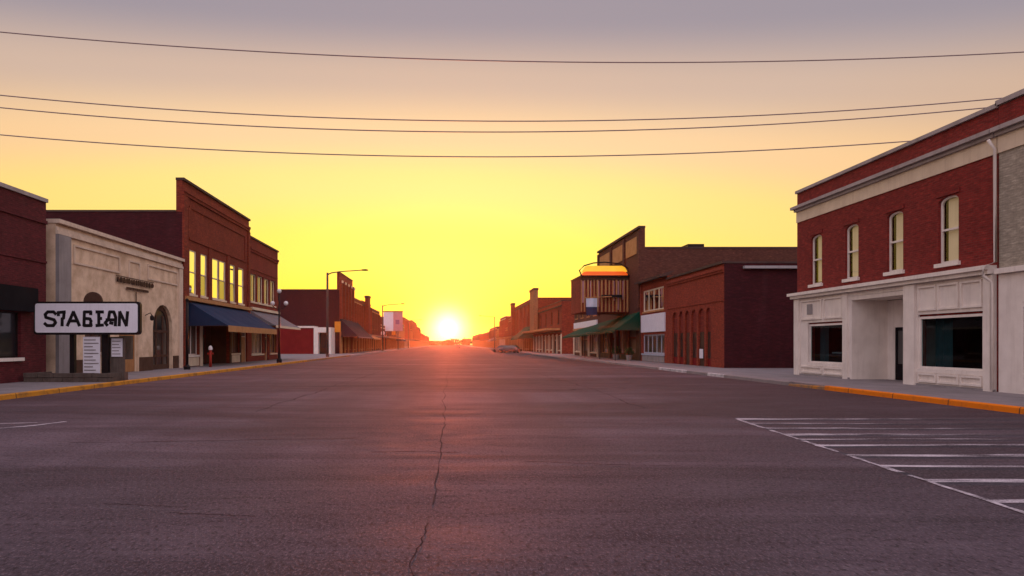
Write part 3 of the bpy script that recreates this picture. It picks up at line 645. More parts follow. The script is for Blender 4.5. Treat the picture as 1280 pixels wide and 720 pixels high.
# recessed entry
e = MB(); FR.box(e, 31.62, 31.745, SW, 3.79, -1.5, T-.01); FR.box(e, 27.955, 28.03, SW, 3.79, -1.5, T-.01); FR.box(e, 28.035, 31.615, 3.62, 3.79, -1.5, T-.012)
e.build('entry_wall', M['white'], b); e = MB(); FR.box(e, 27.95, 29.0, SW, 3.6, -1.6, -1.5); FR.box(e, 29.95, 30.2, SW, 3.6, -1.6, -1.5); FR.box(e, 29.0, 29.95, 2.6, 3.6, -1.6, -1.5); FR.box(e, 31.2, 31.76, SW, 3.6, -1.6, -1.5); FR.box(e, 30.2, 31.2, 2.5, 3.6, -1.6, -1.5); e.build('entry_back_wall', M['white'], b)
fe = F(XR+1.5, -1); door(b, fe, 30.2, 31.2, SW, 2.5, 'blackboard', 'white', d=-.01, lite=True); window(b, fe, 29.0, 29.95, .75, 2.6, frame='white', pane='darkglass', d=-.01, fw=.05); bars(b, 'bulkhead', 'white', fe, (29.0, 29.95, SW, .74, -.1, .02))
bar(b, 'vent_grille', 'greypaint', FR, (35.0, 35.5, 3.15, 3.65, T+.001, T+.03))
p = MB(); p.tube([FR.p(23.28, 8.3, .34), FR.p(23.28, 8.0, .12), FR.p(23.28, 4.35, .1), FR.p(23.28, 4.2, .5), FR.p(23.28, 3.9, .5), FR.p(23.28, 3.7, .22), FR.p(23.28, .2, .22)], .05, 8); p.build('downpipe', M['white'], b, True)
# single-storey brick with blind arches
us = [48.6, 49.85, 51.4, 52.9, 54.3, 55.7, 57.3]
ar = [(us[i]+.17, us[i+1]-.17) for i in range(6)]
b = shop('arched_shop', 'single-storey orange brick shop with six narrow brick arches by the alley', FR, 46.4, 58.4, 6.9, 'brick_r2', [(a, c, 0, 4.2, min(.55, (c-a)/2)) for a, c in ar], deep=26, coping='darkcoping', cop_out=.15, side_wall='brick_side_shade')
bar(b, 'arch_infill', 'brick_l3', FR, *[(a, c, 2.55, 4.19, -.24, -.14) for a, c in ar])
for i, (a, c) in enumerate(ar):
    if i in (1, 3): door(b, FR, a, c, SW, 2.54, 'brown', 'brown', d=-.12, lite=False)
    else: window(b, FR, a, c, .7, 2.54, frame='brown', pane='darkglass', fw=.06, d=-.12); bars(b, 'bulkhead', 'redpaint', FR, (a, c, SW, .69, -.24, -.13))
bar(b, 'corbel_band', 'brick_r2', FR, (46.4, 58.4, 6.35, 6.5, .003, .09), (46.4, 58.4, 6.505, 6.7, .003, .16), (46.4, 58.4, 4.5, 4.6, .003, .05))
bar(b, 'notice', 'signwhite', FR, (50.2, 50.9, .7, 1.35, .01, .03))
s = MB(); s.box(XR+1.2, 46.1, 6.55, XR+26, 46.38, 6.72); s.build('gutter', M['palegrey'], b)
# narrow two-storey shop
b = shop('narrow_shop', 'narrow two-storey brick shop with blank white signboard and pale window frames', FR, 58.45, 66.4, 7.25, 'brick_r2', [(59.4, 65.6, 4.6, 6.5), (59.2, 65.9, .85, 2.55)], deep=18, coping=None)
c = MB(); c.loft([[FR.p(58.3,7.25,.0), FR.p(58.3,7.15,.6), FR.p(58.3,7.35,.62), FR.p(58.3,7.7,-.6)], [FR.p(66.5,7.25,.0), FR.p(66.5,7.15,.6), FR.p(66.5,7.35,.62), FR.p(66.5,7.7,-.6)]]); c.build('eaves', M['darkcoping'], b)
window(b, FR, 59.4, 65.6, 4.6, 6.5, frame='cream', pane='skyglass', fw=.12, mull=(3,0), sill='tan', d=-.04); window(b, FR, 59.2, 65.9, .85, 2.55, frame='blue_frame', pane='glass', fw=.12, mull=(4,0), sill='blue_frame')
bar(b, 'signboard', 'signwhite', FR, (58.9, 66.0, 2.75, 4.3, .004, .12)); bars(b, 'bulkhead', 'greypaint', FR, (59.2, 65.9, .17, .7, .003, .04)); bar(b, 'pilaster', 'brick_r2', FR, (65.95, 66.4, 4.4, 7.1, .003, .1))
# tall brown block behind, with false front
b = shop('tall_block', 'tall brown brick block with three tan panels high on its front', FR, 66.5, 85, 12.4, 'brick_r4', [(68, 71.5, 0, 3.2), (72.3, 76, .7, 3.2), (76.8, 79, 0, 3.2), (79.8, 84, .7, 3.2)], side_h=10.5, deep=40, coping='darkcoping', cop_out=.2, cop_h=.22)
bar(b, 'panel', 'tan', FR, (67.6, 71.8, 10.2, 11.8, .003, .08)); bar(b, 'panel', 'tan', FR, (73.0, 77.6, 10.2, 11.8, .003, .08)); bar(b, 'panel', 'tan', FR, (78.8, 84.2, 10.2, 11.8, .003, .08))
bar(b, 'pilaster', 'brick_r4', FR, (66.5, 67.2, 5, 12.2, .003, .2)); bar(b, 'pilaster', 'brick_r4', FR, (72.1, 72.7, 5, 12.2, .003, .2)); bar(b, 'pilaster', 'brick_r4', FR, (77.9, 78.5, 5, 12.2, .003, .2)); bar(b, 'pilaster', 'brick_r4', FR, (84.4, 85, 5, 12.2, .003, .2))
door(b, FR, 68, 71.5, SW, 3.2, 'brown', 'redpaint'); window(b, FR, 72.3, 76, .7, 3.2, frame='redpaint', pane='darkglass', mull=(2,0)); door(b, FR, 76.8, 79, SW, 3.2, 'brown', 'redpaint'); window(b, FR, 79.8, 84, .7, 3.2, frame='tan', pane='glass', mull=(2,0))
bar(b, 'roof_vent', 'darkmetal', FR, (66.9, 69.5, 10.52, 11.0, -6, -4.5))
bars(b, 'awning_shade_panel', 'brown', FR, *[(a, c, SW, 3.4, .004, .06) for a, c in ((66.55,68),(71.5,72.3),(76,76.8),(79,79.8),(84,84.95))], (68,71.5,3.21,3.4,.004,.06), (72.3,84,3.21,3.4,.004,.06), (72.3,76,SW,.69,.004,.06), (79.8,84,SW,.69,.004,.06))  # brown sheets added to darken the front where the green awning shades it
awning(b, FR, 66.6, 97, 4.72, 3.0, 2.4, 'green', 'green', .25, zi2=3.75, zo2=2.65, scallop=1)
for u in (67.2, 74, 82): MB().tube([FR.p(u, SW, 2.2), FR.p(u, 3.0, 2.2)], .05, 6).build('awning_post', M['galv'], b)
# projecting theatre bay
bay = thing('marquee_bay', 'projecting slatted marquee bay with glowing yellow and orange crown over the green awning', 'marquee', (15.4, 72, 4.4))
MB().box(13.0, 70.75, 4.8, XR-.01, 76, 8.3).build('body', M['brick_l3'], bay)
sl = MB(); R2 = random.Random(3); x = 13.05
while x < 17.6:
    w = R2.uniform(.14,.3); sl.box(x, 70.55+R2.uniform(0,.12), 4.86, x+w*.55, 70.745, 8.0); x += w+.12
sl.build('slats', M['tan'], bay); 
s2 = MB(); x = 13.2
while x < 17.6: s2.box(x, 70.66, 4.9+R2.uniform(0,1.2), x+.12, 70.742, 7.9); x += R2.uniform(.4,.8)
s2.build('panel_strips', M['pink'], bay)
MB().box(12.95, 70.4, 8.303, XR-.02, 76.05, 8.42).build('crown_base', M['darkmetal'], bay)
def crown(z0, z1, inset, mat, name):
    m = MB(); n = 16; a, c = 13.0+inset, XR-.1-inset
    top = [(a+(c-a)*i/n, z0+(z1-z0)*min(1, 2.6*math.sin(math.pi*i/n)**.7)) for i in range(n+1)]
    m.loft([[(a, y, z0)]+[(x, y, z) for x, z in top]+[(c, y, z0)] for y in (70.45, 71.3)]); m.build(name, M[mat], bay)
crown(8.423, 8.8, .0, 'marquee_orange', 'crown_band'); crown(8.803, 9.35, .15, 'marquee_yellow', 'crown_sign')
MB().tube([(13.05,70.42,8.4),(12.85,70.42,8.9),(13.3,70.42,9.35),(14.2,70.42,9.62),(15.3,70.42,9.7),(16.8,70.42,9.55),(17.6,70.42,9.1),(17.65,70.42,8.4)], .07, 6).build('crown_trim', M['darkmetal'], bay)
MB().box(15.0, 70.2, 6.25, 17.0, 70.5, 6.5).build('name_board', M['darkmetal'], bay)
MB().box(13.02, 70.6, 7.98, 17.7, 70.74, 8.25).build('head_beam', M['brown'], bay)
fl = thing('hanging_banner', 'pale blue and navy banner hanging from a bracket in front of the marquee bay', 'banner', (14.0, 69.9, 4.6))
MB().tube([(13.3,69.9,6.2),(15.9,69.9,6.3)], .05, 6).build('bracket', M['tan'], fl)
m = MB(); nn = 8
for i in range(nn):
    x0, x1 = 13.4+1.1*i/nn, 13.4+1.1*(i+1)/nn; y0, y1 = 69.9+.08*math.sin(i), 69.9+.08*math.sin(i+1)
    m.poly([(x0,y0,5.3),(x1,y1,5.3),(x1,y1,6.15),(x0,y0,6.15)])
up = m.build('cloth', M['flagwhite'], fl); m = MB()
for i in range(nn):
    x0, x1 = 13.4+1.1*i/nn, 13.4+1.1*(i+1)/nn; y0, y1 = 69.9+.08*math.sin(i), 69.9+.08*math.sin(i+1)
    m.poly([(x0,y0,4.55),(x1,y1,4.5),(x1,y1,5.298),(x0,y0,5.298)])
m.build('cloth', M['flagnavy'], fl)
row_shop('brick_shop', 'tall plain brick shop with cream pillars beyond the marquee bay', FR, 85.05, 101.5, 10.6, 'brick_r4', 4, 'tan', 'cream', fascia='signwhite', pil=False)
row_shop('brick_shop', 'orange brick shop with tan pylon and cream ground floor pillars', FR, 112.6, 149, 8.4, 'brick_r2', 5, 'darkcoping', 'cream', tower=(140, 147, 12.2, 'brick_tan'), canopy=('tan', 3.9, 2.4), zup=(5., 7.2), pil=False, deep=24)
row_shop('brick_shop', 'dark shop in orange glow with green awning behind the parked cars', FR, 149.1, 200, 11.2, 'brick_far_glow', 6, 'darkcoping', 'tan', aw=(150, 166, 5.6, 2.9, 3.3, 'green'), tower=(188, 192, 12., 'brick_far_glow'))
row_shop('brick_shop', 'narrow russet shop with squared parapet just past the green awning shop', FR, 200.1, 211, 8.8, 'brick_l3', 3, 'tan', 'tan', zup=(4.6, 6.8))
row_shop('brick_shop', 'lowest red shop between two taller far fronts', FR, 211.1, 222, 6.5, 'brick_far_glow', 3, 'tan', 'tan', zup=(4.2, 5.4), canopy=('tan', 3.3, 2.2))
row_shop('brick_block', 'far orange block with blocky high front and pale cornice', FR, 222.1, 246, 10.2, 'brick_r2', 4, 'cream', 'cream')
row_shop('brick_shop', 'low tan shop just beyond the blocky orange front', FR, 246.1, 262, 6.9, 'brick_tan', 3, 'tan', 'tan', zup=(4.4, 5.8))
row_shop('brick_shop', 'far dark brick shop, third from the end of the marquee side', FR, 262.1, 308, 8.0, 'brick_dark', 5, 'tan', 'tan', aw=(264, 284, 4.2, 2.9, 2.3, 'greycanvas'))
row_shop('brick_shop', 'far red shop with flat roofline, second from the end of the marquee side', FR, 308.1, 400, 6.8, 'brick_l3', 7, 'darkcoping', 'tan', zup=(4.3, 5.8))
row_shop('brick_shop', 'end shop nearest the setting sun on the marquee side', FR, 400.1, 520, 7.2, 'brick_dark', 6, 'tan', 'tan', zup=(4.2, 5.4))

# ------------------------------------------------------------------ the white signboard
SY = 30.0
sg = thing('signboard', 'large white signboard with broken black capitals on dark posts', 'sign', (-15.05, SY, SW))
def X_(px): return (px-VX)*SY/FPX
def Z_(py): return CH+(VY-py)*SY/FPX
x0, x1, z0, z1 = X_(43), X_(176), Z_(418.5), Z_(377)
def rrect(x0, x1, z0, z1, r, n=5):
    o = []
    for cx, cz, a in ((x1-r,z0+r,-90),(x1-r,z1-r,0),(x0+r,z1-r,90),(x0+r,z0+r,180)):
        o += [(cx+r*math.cos(math.radians(a+90*i/n)), cz+r*math.sin(math.radians(a+90*i/n))) for i in range(n+1)]
    return o
m = MB(); o1 = rrect(x0, x1, z0, z1, .14); m.loft([[(x, y, z) for x, z in o1] for y in (SY-.06, SY+.12)]); m.build('sign_frame', M['darkmetal'], sg)
m = MB(); o2 = rrect(x0+.07, x1-.1, z0+.09, z1-.08, .1); m.loft([[(x, y, z) for x, z in o2] for y in (SY-.075, SY-.062)]); face = m.build('sign_face', M['signwhite'], sg)
G = {'S': [[(1,.84),(.8,1),(.28,1),(.06,.82),(.12,.6),(.85,.42),(.98,.22),(.78,0),(.22,0),(0,.16)]],
 'T': [[(0,.95),(1,1)],[(.06,.98),(.08,.74)],[(.88,1),(.8,.55),(.62,.5),(.6,0)]],
 'A': [[(0,0),(.5,1),(1,0)],[(.22,.34),(.8,.34)]],
 'E': [[(.12,1),(.06,0)],[(.1,1),(.95,1)],[(.92,1),(.9,.82)],[(.08,.52),(.7,.5)],[(.06,0),(1,0)],[(.8,.5),(.95,.3)],[(.96,.0),(.9,.2)]],
 'I': [[(.35,0),(.35,1)],[(0,1),(.95,1)],[(0,0),(.95,.04)],[(.35,.52),(.7,.52)]],
 'B': [[(0,.2),(.3,.45),(.42,1),(.8,1),(.98,.6),(.95,0)],[(.12,.42),(.9,.42)],[(.45,.2),(.7,.16)],[(0,.2),(.2,.02)]],
 'N': [[(.05,0),(.12,1)],[(.12,1),(.86,0)],[(.86,0),(1,1)]]}
m = MB(); lay = 0
for g, a, c in (('S',57,71),('T',73.5,82.5),('A',85.5,100.5),('E',105.5,115.5),('I',121.5,130.5),('B',132.5,146),('N',149.5,160.5)):
    xa, xb, za, zb = X_(a), X_(c), Z_(407), Z_(390)
    for pl in G[g]:
        for i in range(len(pl)-1):
            p0 = Vector((xa+(xb-xa)*pl[i][0], 0, za+(zb-za)*pl[i][1])); p1 = Vector((xa+(xb-xa)*pl[i+1][0], 0, za+(zb-za)*pl[i+1][1]))
            d = (p1-p0).normalized(); nrm = Vector((-d.z, 0, d.x)); w = .064; lay += 1; y = SY-.08-.0007*(lay % 9)
            p0 = p0-d*.03; p1 = p1+d*.03
            m.loft([[(q.x, yy, q.z) for q in (p0-nrm*w, p1-nrm*w, p1+nrm*w, p0+nrm*w)] for yy in (y, SY-.0745)])
m.build('lettering', M['black'], face)
for px, w in ((88, .2), (129, .28)):
    MB().box(X_(px)-w/2, SY+.125, SW, X_(px)+w/2, SY+.3, z1-.1).build('post', M['darkmetal'], sg)
cap = MB(); cx, cz = X_(116), z1; cap.loft([[(cx+.38*math.cos(math.pi*i/10), y, cz+.005+.4*math.sin(math.pi*i/10)) for i in range(11)] for y in (SY-.03, SY+.1)]); cap.build('crest', M['brown'], sg)
nb = thing('notice_board', 'tall white slatted notice board standing between the sign posts', 'notice board', (X_(113), SY, SW))
m = MB(); xa, xb = X_(103.5), X_(124.5)
zz = SW+.3; k = 0
m2 = MB(); MB().box(xa, SY+.02, SW+.25, xb, SY+.06, Z_(421)).build('board', M['signwhite'], nb)
while zz < Z_(424):
    t = MB() if False else m2; t.box(xa+.05, SY+.005, zz, xb-.05-.12*(k % 3), SY+.019, zz+.045); zz += .14; k += 1
m2.build('text_lines', M['greypaint'], nb)
for x in (xa+.05, xb-.05): MB().box(x-.03, SY+.061, SW, x+.03, SY+.11, Z_(422)).build('leg', M['galv'], nb)
nb = thing('small_notice', 'small white notice panel fixed on a grey slab under the sign', 'notice', (X_(142), SY, SW))
MB().box(X_(132), SY+.32, SW, X_(151), SY+.42, Z_(421)).build('slab', M['rubble'], nb); MB().box(X_(135.5), SY+.27, Z_(446), X_(149), SY+.318, Z_(423)).build('panel', M['signwhite'], nb)
m = MB()
for i in range(5): m.box(X_(136.5), SY+.255, Z_(443-i*4), X_(147-(i % 2)*2), SY+.268, Z_(442-i*4))
m.build('text_lines', M['greypaint'], nb)
# low timber planter edging at its feet
pl = thing('timber_planter', 'low weathered timber planter edging at the foot of the signboard', 'planter', (-15.5, SY, SW))
rr = random.Random(11); m = MB()
for row in range(2):
    x = -17.25
    while x < -13.75:
        w = min(rr.uniform(.5, 1.1), -13.7-x); zb = SW+row*.19; m.box(x+.01, SY-.75+rr.uniform(-.03,.03), zb, x+w-.01, SY-.48+rr.uniform(-.03,.03), zb+.185-rr.uniform(0,.03)); x += w
m.box(-17.25, SY-.45, SW, -17.02, SY+.95, SW+.36); m.box(-13.98, SY-.45, SW, -13.75, SY+.95, SW+.36); m.build('edging', M['rubble'], pl)
MB().box(-17.0, SY-.46, SW, -14.0, SY+.95, SW+.22).build('soil', M['soil'], pl)

# ------------------------------------------------------------------ street furniture
def street_lamp(label, loc, h, arm, rot=0, src=None):
    if src is None:
        o = thing('street_lamp', label, 'street lamp', (0,0,0), 'tall street lamps along the kerbs')
        MB().lathe((0,0,0), [(.2,0),(.2,.3),(.13,.38)], 10).build('base', M['galv'], o)
        MB().tube([(0,0,.3),(0,0,h*.5),(0,0,h)], [.17,.145,.12], 10).build('pole', M['galv'], o, True)
        MB().tube([(0,0,h-.25),(.5,0,h-.02),(1.4,0,h+.12),(arm-.5,0,h+.3)], [.08,.07,.06,.055], 8).build('arm', M['galv'], o, True)
        hd = MB(); hd.loft([[(x, yy*w, h+.3+zz*t) for yy, zz in ((-1,0),(-.6,1),(.6,1),(1,0),(.6,-.7),(-.6,-.7))] for x, w, t in ((arm-.6,.05,.05),(arm-.4,.14,.1),(arm,.17,.12),(arm+.3,.1,.06))])
        hd.build('lamp_head', M['darkmetal'], o)
    else: o = dup(src); o['label'] = label
    o.location = loc; o.rotation_euler = (0,0,rot); return o
sl0 = street_lamp('tall street lamp with long arm before the pilastered red hall', (-14.45, 86.3, SW), 10.1, 4.6)
street_lamp('tall street lamp rising beside the pink and white billboard', (-14.45, 159, SW), 10.1, 4.6, 0, sl0)
street_lamp('faint street lamp beyond the billboard, close to the sun', (-14.45, 262, SW), 10.1, 4.6, 0, sl0)
street_lamp('lone thin street lamp on the marquee side, over the far shops', (14.6, 226, SW), 10.1, 4.6, math.pi, sl0)
lp = thing('lamp_post', 'short black lamp post topped with white globes by the grey awning', 'lamp post', (-13.9, 59.3, SW))
MB().lathe((-13.9,59.3,SW), [(.22,0),(.22,.25),(.13,.4),(.11,.8)], 10).build('base', M['darkmetal'], lp); MB().tube([(-13.9,59.3,.8),(-13.9,59.3,5.9)], [.085,.055], 10).build('pole', M['darkmetal'], lp, True)
m = MB(); m.tube([(-14.45,59.3,4.85),(-14.2,59.3,4.6),(-13.9,59.3,4.55),(-13.6,59.3,4.6),(-13.35,59.3,4.85)], .04, 6); m.build('bracket', M['darkmetal'], lp)
for x, z in ((-14.45,5.05),(-13.35,5.05),(-13.9,6.05)): MB().ball((x,59.3,z), .19, 12, 8).build('globe', M['globe'], lp, True)
pp = thing('iron_post', 'plain dark iron post before the arched stucco shop', 'post', (-15.8, 43.6, SW))
MB().tube([(-15.8,43.6,SW),(-15.8,43.6,4.3)], [.09,.075], 10).build('pole', M['darkmetal'], pp, True); MB().lathe((-15.8,43.6,SW), [(.2,0),(.2,.18),(.11,.3)], 10).build('base', M['darkmetal'], pp)
MB().ball((-15.8,43.6,4.36), .11, 8, 6).build('finial', M['darkmetal'], pp, True)
hp = thing('red_post', 'slim red post with white cap under the navy awning', 'post', (-16.0, 48.5, SW))
MB().tube([(-16.0,48.5,SW),(-16.0,48.5,1.3)], [.1,.085], 10).build('body', M['redpost'], hp, True); MB().lathe((-16.0,48.5,1.3), [(.13,0),(.14,.12),(.1,.24),(.03,.3)], 10).build('cap', M['globe'], hp); MB().box(-16.2,48.45,1.0,-15.8,48.55,1.12).build('outlet', M['redpost'], hp)
def hanging_sign(label, x, y, z, r, mat, square=False):
    o = thing('hanging_sign', label, 'sign', (x, y, z)); s_ = 1 if x > 0 else -1
    wx = XR if s_ > 0 else XL
    MB().tube([(wx, y, z+r+.15), (x-s_*r, y, z+r+.15)], .035, 6).build('bracket', M['darkmetal'], o)
    MB().tube([(x, y, z+r+.15), (x, y, z+r-.02)], .025, 6).build('hanger', M['darkmetal'], o)
    m = MB(); n = 4 if square else 20; a0 = math.pi/4 if square else 0
    m.loft([[(x+r*q*math.cos(a0+2*math.pi*k/n), yy, z+r*q*math.sin(a0+2*math.pi*k/n)) for k in range(n)] for q, yy in ((.94,y-.08),(1,y-.06),(1,y+.06),(.94,y+.08))]); m.build('panel', M[mat], o)
hanging_sign('round white sign hanging out before the billboard', -16.1, 178, 4.4, .5, 'signwhite')
hanging_sign('square orange sign hanging under the pink billboard', -16.0, 212, 5.0, .8, 'orange', True)
def planter(label, x, y, r=.32):
    o = thing('planter', label, 'planter', (x, y, SW), 'potted shrubs under the green awning')
    MB().lathe((x,y,SW), [(r*.7,0),(r,.5),(r*1.05,.52),(r*.9,.48)], 12).build('pot', M['concrete'], o)
    m = MB()
    for i in range(260):
        a, e, q = R.uniform(0,6.28), R.uniform(-.3,1.5), R.uniform(.3,1)**.5*r*1.5; c = Vector((x+q*math.cos(a)*math.cos(e), y+q*math.sin(a)*math.cos(e), SW+.75+q*math.sin(e)))
        d1 = Vector((R.uniform(-1,1),R.uniform(-1,1),R.uniform(-1,1))).normalized()*.07; d2 = d1.orthogonal().normalized()*.04; m.poly([c-d1, c+d2, c+d1, c-d2])
    m.build('foliage', M['leaf'], o)
planter('potted shrub at the wall end of the green awning beside the narrow shop', 16.9, 67.2); planter('potted shrub by the middle green awning post', 16.7, 71.5, .38)

# parked cars
def make_car(name, label, paintm, group='cars parked by the kerb'):
    o = thing(name, label, 'car', (0,0,0), group)
    st = [(-2.15,.70,.42,.62,.62),(-2.05,.82,.3,.78,.74),(-1.5,.88,.22,.92,.80),(-.6,.9,.2,.95,.82),(.6,.9,.2,.93,.82),(1.3,.88,.22,.86,.8),(1.95,.8,.3,.74,.72),(2.15,.66,.4,.62,.6)]
    m = MB(); m.loft([[(x,-w,zb+.1),(x,-w*1.0,(zb+zt)/2),(x,-tw,zt),(x,tw,zt),(x,w,(zb+zt)/2),(x,w,zb+.1),(x,w*.85,zb),(x,-w*.85,zb)] for x, w, zb, zt, tw in st]); m.build('body', M[paintm], o)
    m = MB(); m.loft([[(x,-w,z),(x,-w2,z2),(x+dx,w2,z2),(x,w,z)] for x, w, z, w2, z2, dx in ((-1.9,.74,.9,.7,.93,0),(-1.3,.76,.92,.6,1.36,0),(-.2,.77,.93,.6,1.42,0),(.35,.77,.92,.6,1.36,0),(1.15,.74,.88,.7,.9,0))]); m.build('windows', M['darkglass'], o)
    m = MB(); m.loft([[(x,-w,z),(x,-w,z+.05),(x,w,z+.05),(x,w,z)] for x, w, z in ((-1.32,.58,1.355),(-.2,.6,1.415),(.35,.58,1.355))]); m.build('roof', M[paintm], o)
    for x in (-1.32, 1.36):
        for s in (-1, 1):
            m = MB(); m.loft([[(x+r*math.cos(2*math.pi*k/18), s*y, .32+r*math.sin(2*math.pi*k/18)) for k in range(18)] for r, y in ((.2,.7),(.31,.7),(.32,.74),(.32,.88),(.3,.92),(.2,.92))]); w = m.build('wheel', M['tyre'], o)
            m = MB(); m.loft([[(x+r*math.cos(2*math.pi*k/12), s*y, .32+r*math.sin(2*math.pi*k/12)) for k in range(12)] for r, y in ((.21,.85),(.2,.925),(.06,.9))]); m.build('rim', M['galv'], w)
    for s in (-1, 1):
        MB().box(2.0,s*.42,.55,2.13,s*.66,.68).build('headlight', M['lens'], o); MB().box(-2.13,s*.45,.6,-2.03,s*.7,.74).build('tail_light', M['redlens'], o)
        MB().box(.62,s*.86,.9,.82,s*1.02,1.02).build('mirror', M[paintm], o)
    MB().box(2.02,-.7,.32,2.2,.7,.48).build('bumper', M['darkmetal'], o); MB().box(-2.2,-.7,.34,-2.02,.7,.5).build('bumper', M['darkmetal'], o)
    return o
c1 = make_car('parked_car', 'dark car parked at the kerb before the green awning', 'carpaint'); c1.location = (11.9, 138.5, 0); c1.rotation_euler = (0,0,math.radians(152))
c2 = make_car('parked_car', 'brown car parked just behind the dark one', 'carpale'); c2.location = (11.2, 148, 0); c2.rotation_euler = (0,0,math.radians(140))
c3 = make_car('parked_car', 'brown car far down the middle of the road below the sun', 'carpale', 'cars on the far road'); c3.location = (4.5, 330, 0); c3.rotation_euler = (0,0,math.radians(-90))

# overhead wires across the street
WY = 28.0
def wire(name, label, pts, xr):
    (a, ya), (b_, yb), (c, yc) = pts
    def q(x): return ya*(x-b_)*(x-c)/((a-b_)*(a-c)) + yb*(x-a)*(x-c)/((b_-a)*(b_-c)) + yc*(x-a)*(x-b_)/((c-a)*(c-b_))
    P = []
    n = 60
    for i in range(n+1):
        px = xr[0]+(xr[1]-xr[0])*i/n; P.append(((px-VX)*WY/FPX, WY, CH+(VY-q(px))*WY/FPX))
    tag(MB().tube(P, .022, 6).build(name, M['wire'], None, True), label, 'wire', 'wires strung across the street')
wire('overhead_wire', 'topmost overhead wire, alone above the other three', ((0,40),(640,76.5),(1280,65)), (-420, 1700))
wire('overhead_wire', 'second wire from the top, upper of a close pair', ((0,119),(640,151.5),(1280,120)), (-420, 1700))
wire('overhead_wire', 'third wire from the top, lower of the close pair', ((0,134.5),(640,165),(1240,134)), (-420, 1700))
wire('overhead_wire', 'lowest overhead wire, tied to the red brick parapet', ((0,168.5),(640,196),(1130,177)), (-420, 1139))

# far trees closing the street
m = MB(); rt = random.Random(5)
for i in range(260):
    cx, cy = rt.uniform(-170, 170), rt.uniform(760, 900); h = rt.uniform(4.5, 6.8)*(1+.25*math.sin(cx*.09)); r = rt.uniform(2.5, 5)
    for k in range(50):
        d = Vector((rt.gauss(0,1), rt.gauss(0,1), rt.gauss(0,1))).normalized(); p = Vector((cx+d.x*r, cy+d.y*r, max(.4, h*.6+d.z*h*.4)))
        u = Vector((rt.uniform(-1,1),rt.uniform(-1,1),rt.uniform(-1,1))).normalized()*rt.uniform(.6,1.5); v = u.orthogonal().normalized()*rt.uniform(.5,1.2); m.poly([p-u, p+v, p+u, p-v])
    m.tube([(cx,cy,0),(cx,cy,h*.6)], [.35,.2], 5)
tag(m.build('far_treeline', M['treeleaf']), kind='stuff')
tag(sheet(-900,905,900,1600,.05).build('terrain', M['ground']), kind='structure')

# ------------------------------------------------------------------ camera
cam = bpy.data.cameras.new('camera'); co = bpy.data.objects.new('camera', cam); COL.objects.link(co)
co.location = (0, 0, CH); co.rotation_euler = (math.radians(90), 0, 0)
cam.sensor_width = 36; cam.lens = FPX/1280*36; cam.shift_x = (640-VX)/1280; cam.shift_y = (VY-360)/1280
cam.clip_start = .1; cam.clip_end = 6000; SC.camera = co

# ------------------------------------------------------------------ light
SUN_EL, SUN_AZ = math.radians(1.25), 0.0
sd = Vector((math.sin(SUN_AZ)*math.cos(SUN_EL), math.cos(SUN_AZ)*math.cos(SUN_EL), math.sin(SUN_EL)))
sl = bpy.data.lights.new('sun', 'SUN'); so = bpy.data.objects.new('sun', sl); COL.objects.link(so)
sl.energy = 3.0; sl.angle = math.radians(.5); sl.color = (1., .15, .045)
so.rotation_euler = sd.to_track_quat('Z', 'Y').to_euler()

w = bpy.data.worlds.new('World'); SC.world = w; w.use_nodes = True; nt = w.node_tree; nt.nodes.clear()
out = nt.nodes.new('ShaderNodeOutputWorld'); tc = nt.nodes.new('ShaderNodeTexCoord'); dirv = tc.outputs['Generated']
sx = nt.nodes.new('ShaderNodeSeparateXYZ'); nt.links.new(dirv, sx.inputs[0]); X, Y, Z = sx.outputs
def ramp(fac, stops):
    r = nt.nodes.new('ShaderNodeValToRGB'); r.color_ramp.interpolation = 'EASE'; e = r.color_ramp.elements
    while len(e) < len(stops): e.new(.5)
    for el, (p, c) in zip(e, stops): el.position = p; el.color = (*c, 1)
    nt.links.new(fac, r.inputs[0]); return r.outputs[0]
zc = mathn(nt, 'MAXIMUM', Z, 0.)
xs = mathn(nt, 'MULTIPLY', mathn(nt, 'ADD', X, .08), .32)
qd = mathn(nt, 'SQRT', mathn(nt, 'ADD', mathn(nt, 'MULTIPLY', zc, zc), mathn(nt, 'MULTIPLY', xs, xs)))
front = ramp(qd, [(0,(1.,.62,.015)),(.05,(1.,.73,.025)),(.14,(1.,.785,.075)),(.22,(.98,.725,.2)),(.28,(.9,.585,.30)),(.345,(.6,.415,.315)),(.415,(.31,.255,.295)),(.55,(.27,.245,.34)),(1.,(1.02,.9,1.08))])
sidek = maprange(nt, mathn(nt, 'MULTIPLY', mathn(nt, 'ABSOLUTE', X), maprange(nt, zc, .42, .12)), .15, .6, 0, 1.)
front = mixc(nt, sidek, front, mixc(nt, 1., front, (1.,.84,.62), 'MULTIPLY'))
back = ramp(zc, [(0,(.62,.48,.54)),(.25,(.98,.82,.9)),(.6,(1.2,1.02,1.15)),(1.,(1.02,.9,1.08))])
sky = mixc(nt, maprange(nt, Y, .35, -.35), front, back)
vd = nt.nodes.new('ShaderNodeVectorMath'); vd.operation = 'DOT_PRODUCT'; nt.links.new(dirv, vd.inputs[0]); vd.inputs[1].default_value = sd
ang = mathn(nt, 'ARCCOSINE', mathn(nt, 'MINIMUM', vd.outputs['Value'], .999999))
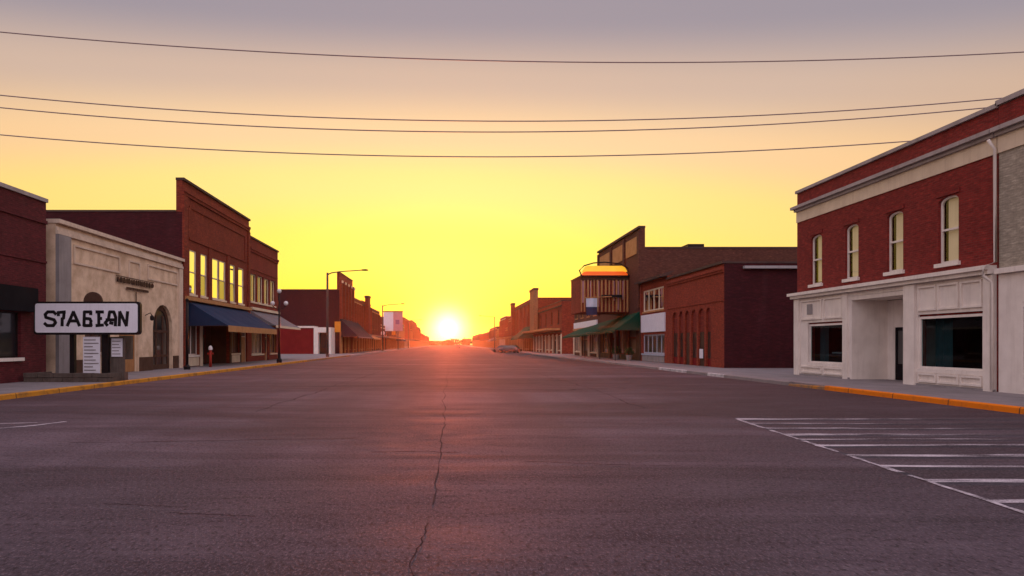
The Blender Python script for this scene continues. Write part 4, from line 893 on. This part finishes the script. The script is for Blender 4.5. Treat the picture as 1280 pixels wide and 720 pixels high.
g1 = mathn(nt, 'POWER', 2.718, mathn(nt, 'MULTIPLY', mathn(nt, 'POWER', mathn(nt, 'DIVIDE', ang, .022), 2.), -1.))
g2 = mathn(nt, 'POWER', 2.718, mathn(nt, 'DIVIDE', ang, -.075))
add = mixc(nt, 1., sky, mixc(nt, 1., (.9,.95,1.05), g1, 'MULTIPLY'), 'ADD')
add = mixc(nt, 1., add, mixc(nt, 1., (.5,.42,.2), g2, 'MULTIPLY'), 'ADD')
nish = nt.nodes.new('ShaderNodeTexSky'); nish.sky_type = 'NISHITA'; nish.sun_disc = False; nish.sun_elevation = SUN_EL; nish.sun_rotation = SUN_AZ
b1 = nt.nodes.new('ShaderNodeBackground'); nt.links.new(nish.outputs[0], b1.inputs[0]); b1.inputs[1].default_value = .05
b2 = nt.nodes.new('ShaderNodeBackground'); nt.links.new(add, b2.inputs[0]); b2.inputs[1].default_value = 1.0
ad = nt.nodes.new('ShaderNodeAddShader'); nt.links.new(b1.outputs[0], ad.inputs[0]); nt.links.new(b2.outputs[0], ad.inputs[1]); nt.links.new(ad.outputs[0], out.inputs[0])

# ------------------------------------------------------------------ haze
hz = bpy.data.materials.new('haze'); hz.use_nodes = True; nt = hz.node_tree; nt.nodes.clear()
o_ = nt.nodes.new('ShaderNodeOutputMaterial'); pv = nt.nodes.new('ShaderNodeVolumePrincipled'); nt.links.new(pv.outputs[0], o_.inputs['Volume'])
pv.inputs['Color'].default_value = (1., .86, .78, 1); pv.inputs['Density'].default_value = .00007; pv.inputs['Anisotropy'].default_value = .89
h = MB().box(-2510, -310, -1.1, 2510, 2710, 17).build('haze', hz); tag(h, kind='stuff')

SC.cycles.use_denoising = True
try: SC.cycles.denoiser = 'OPENIMAGEDENOISE'
except Exception: pass
SC.cycles.max_bounces = 6; SC.cycles.transparent_max_bounces = 12; SC.cycles.sample_clamp_indirect = 4
SC.view_settings.view_transform = 'Standard'; SC.view_settings.look = 'None'; SC.view_settings.exposure = 0; SC.view_settings.gamma = 1
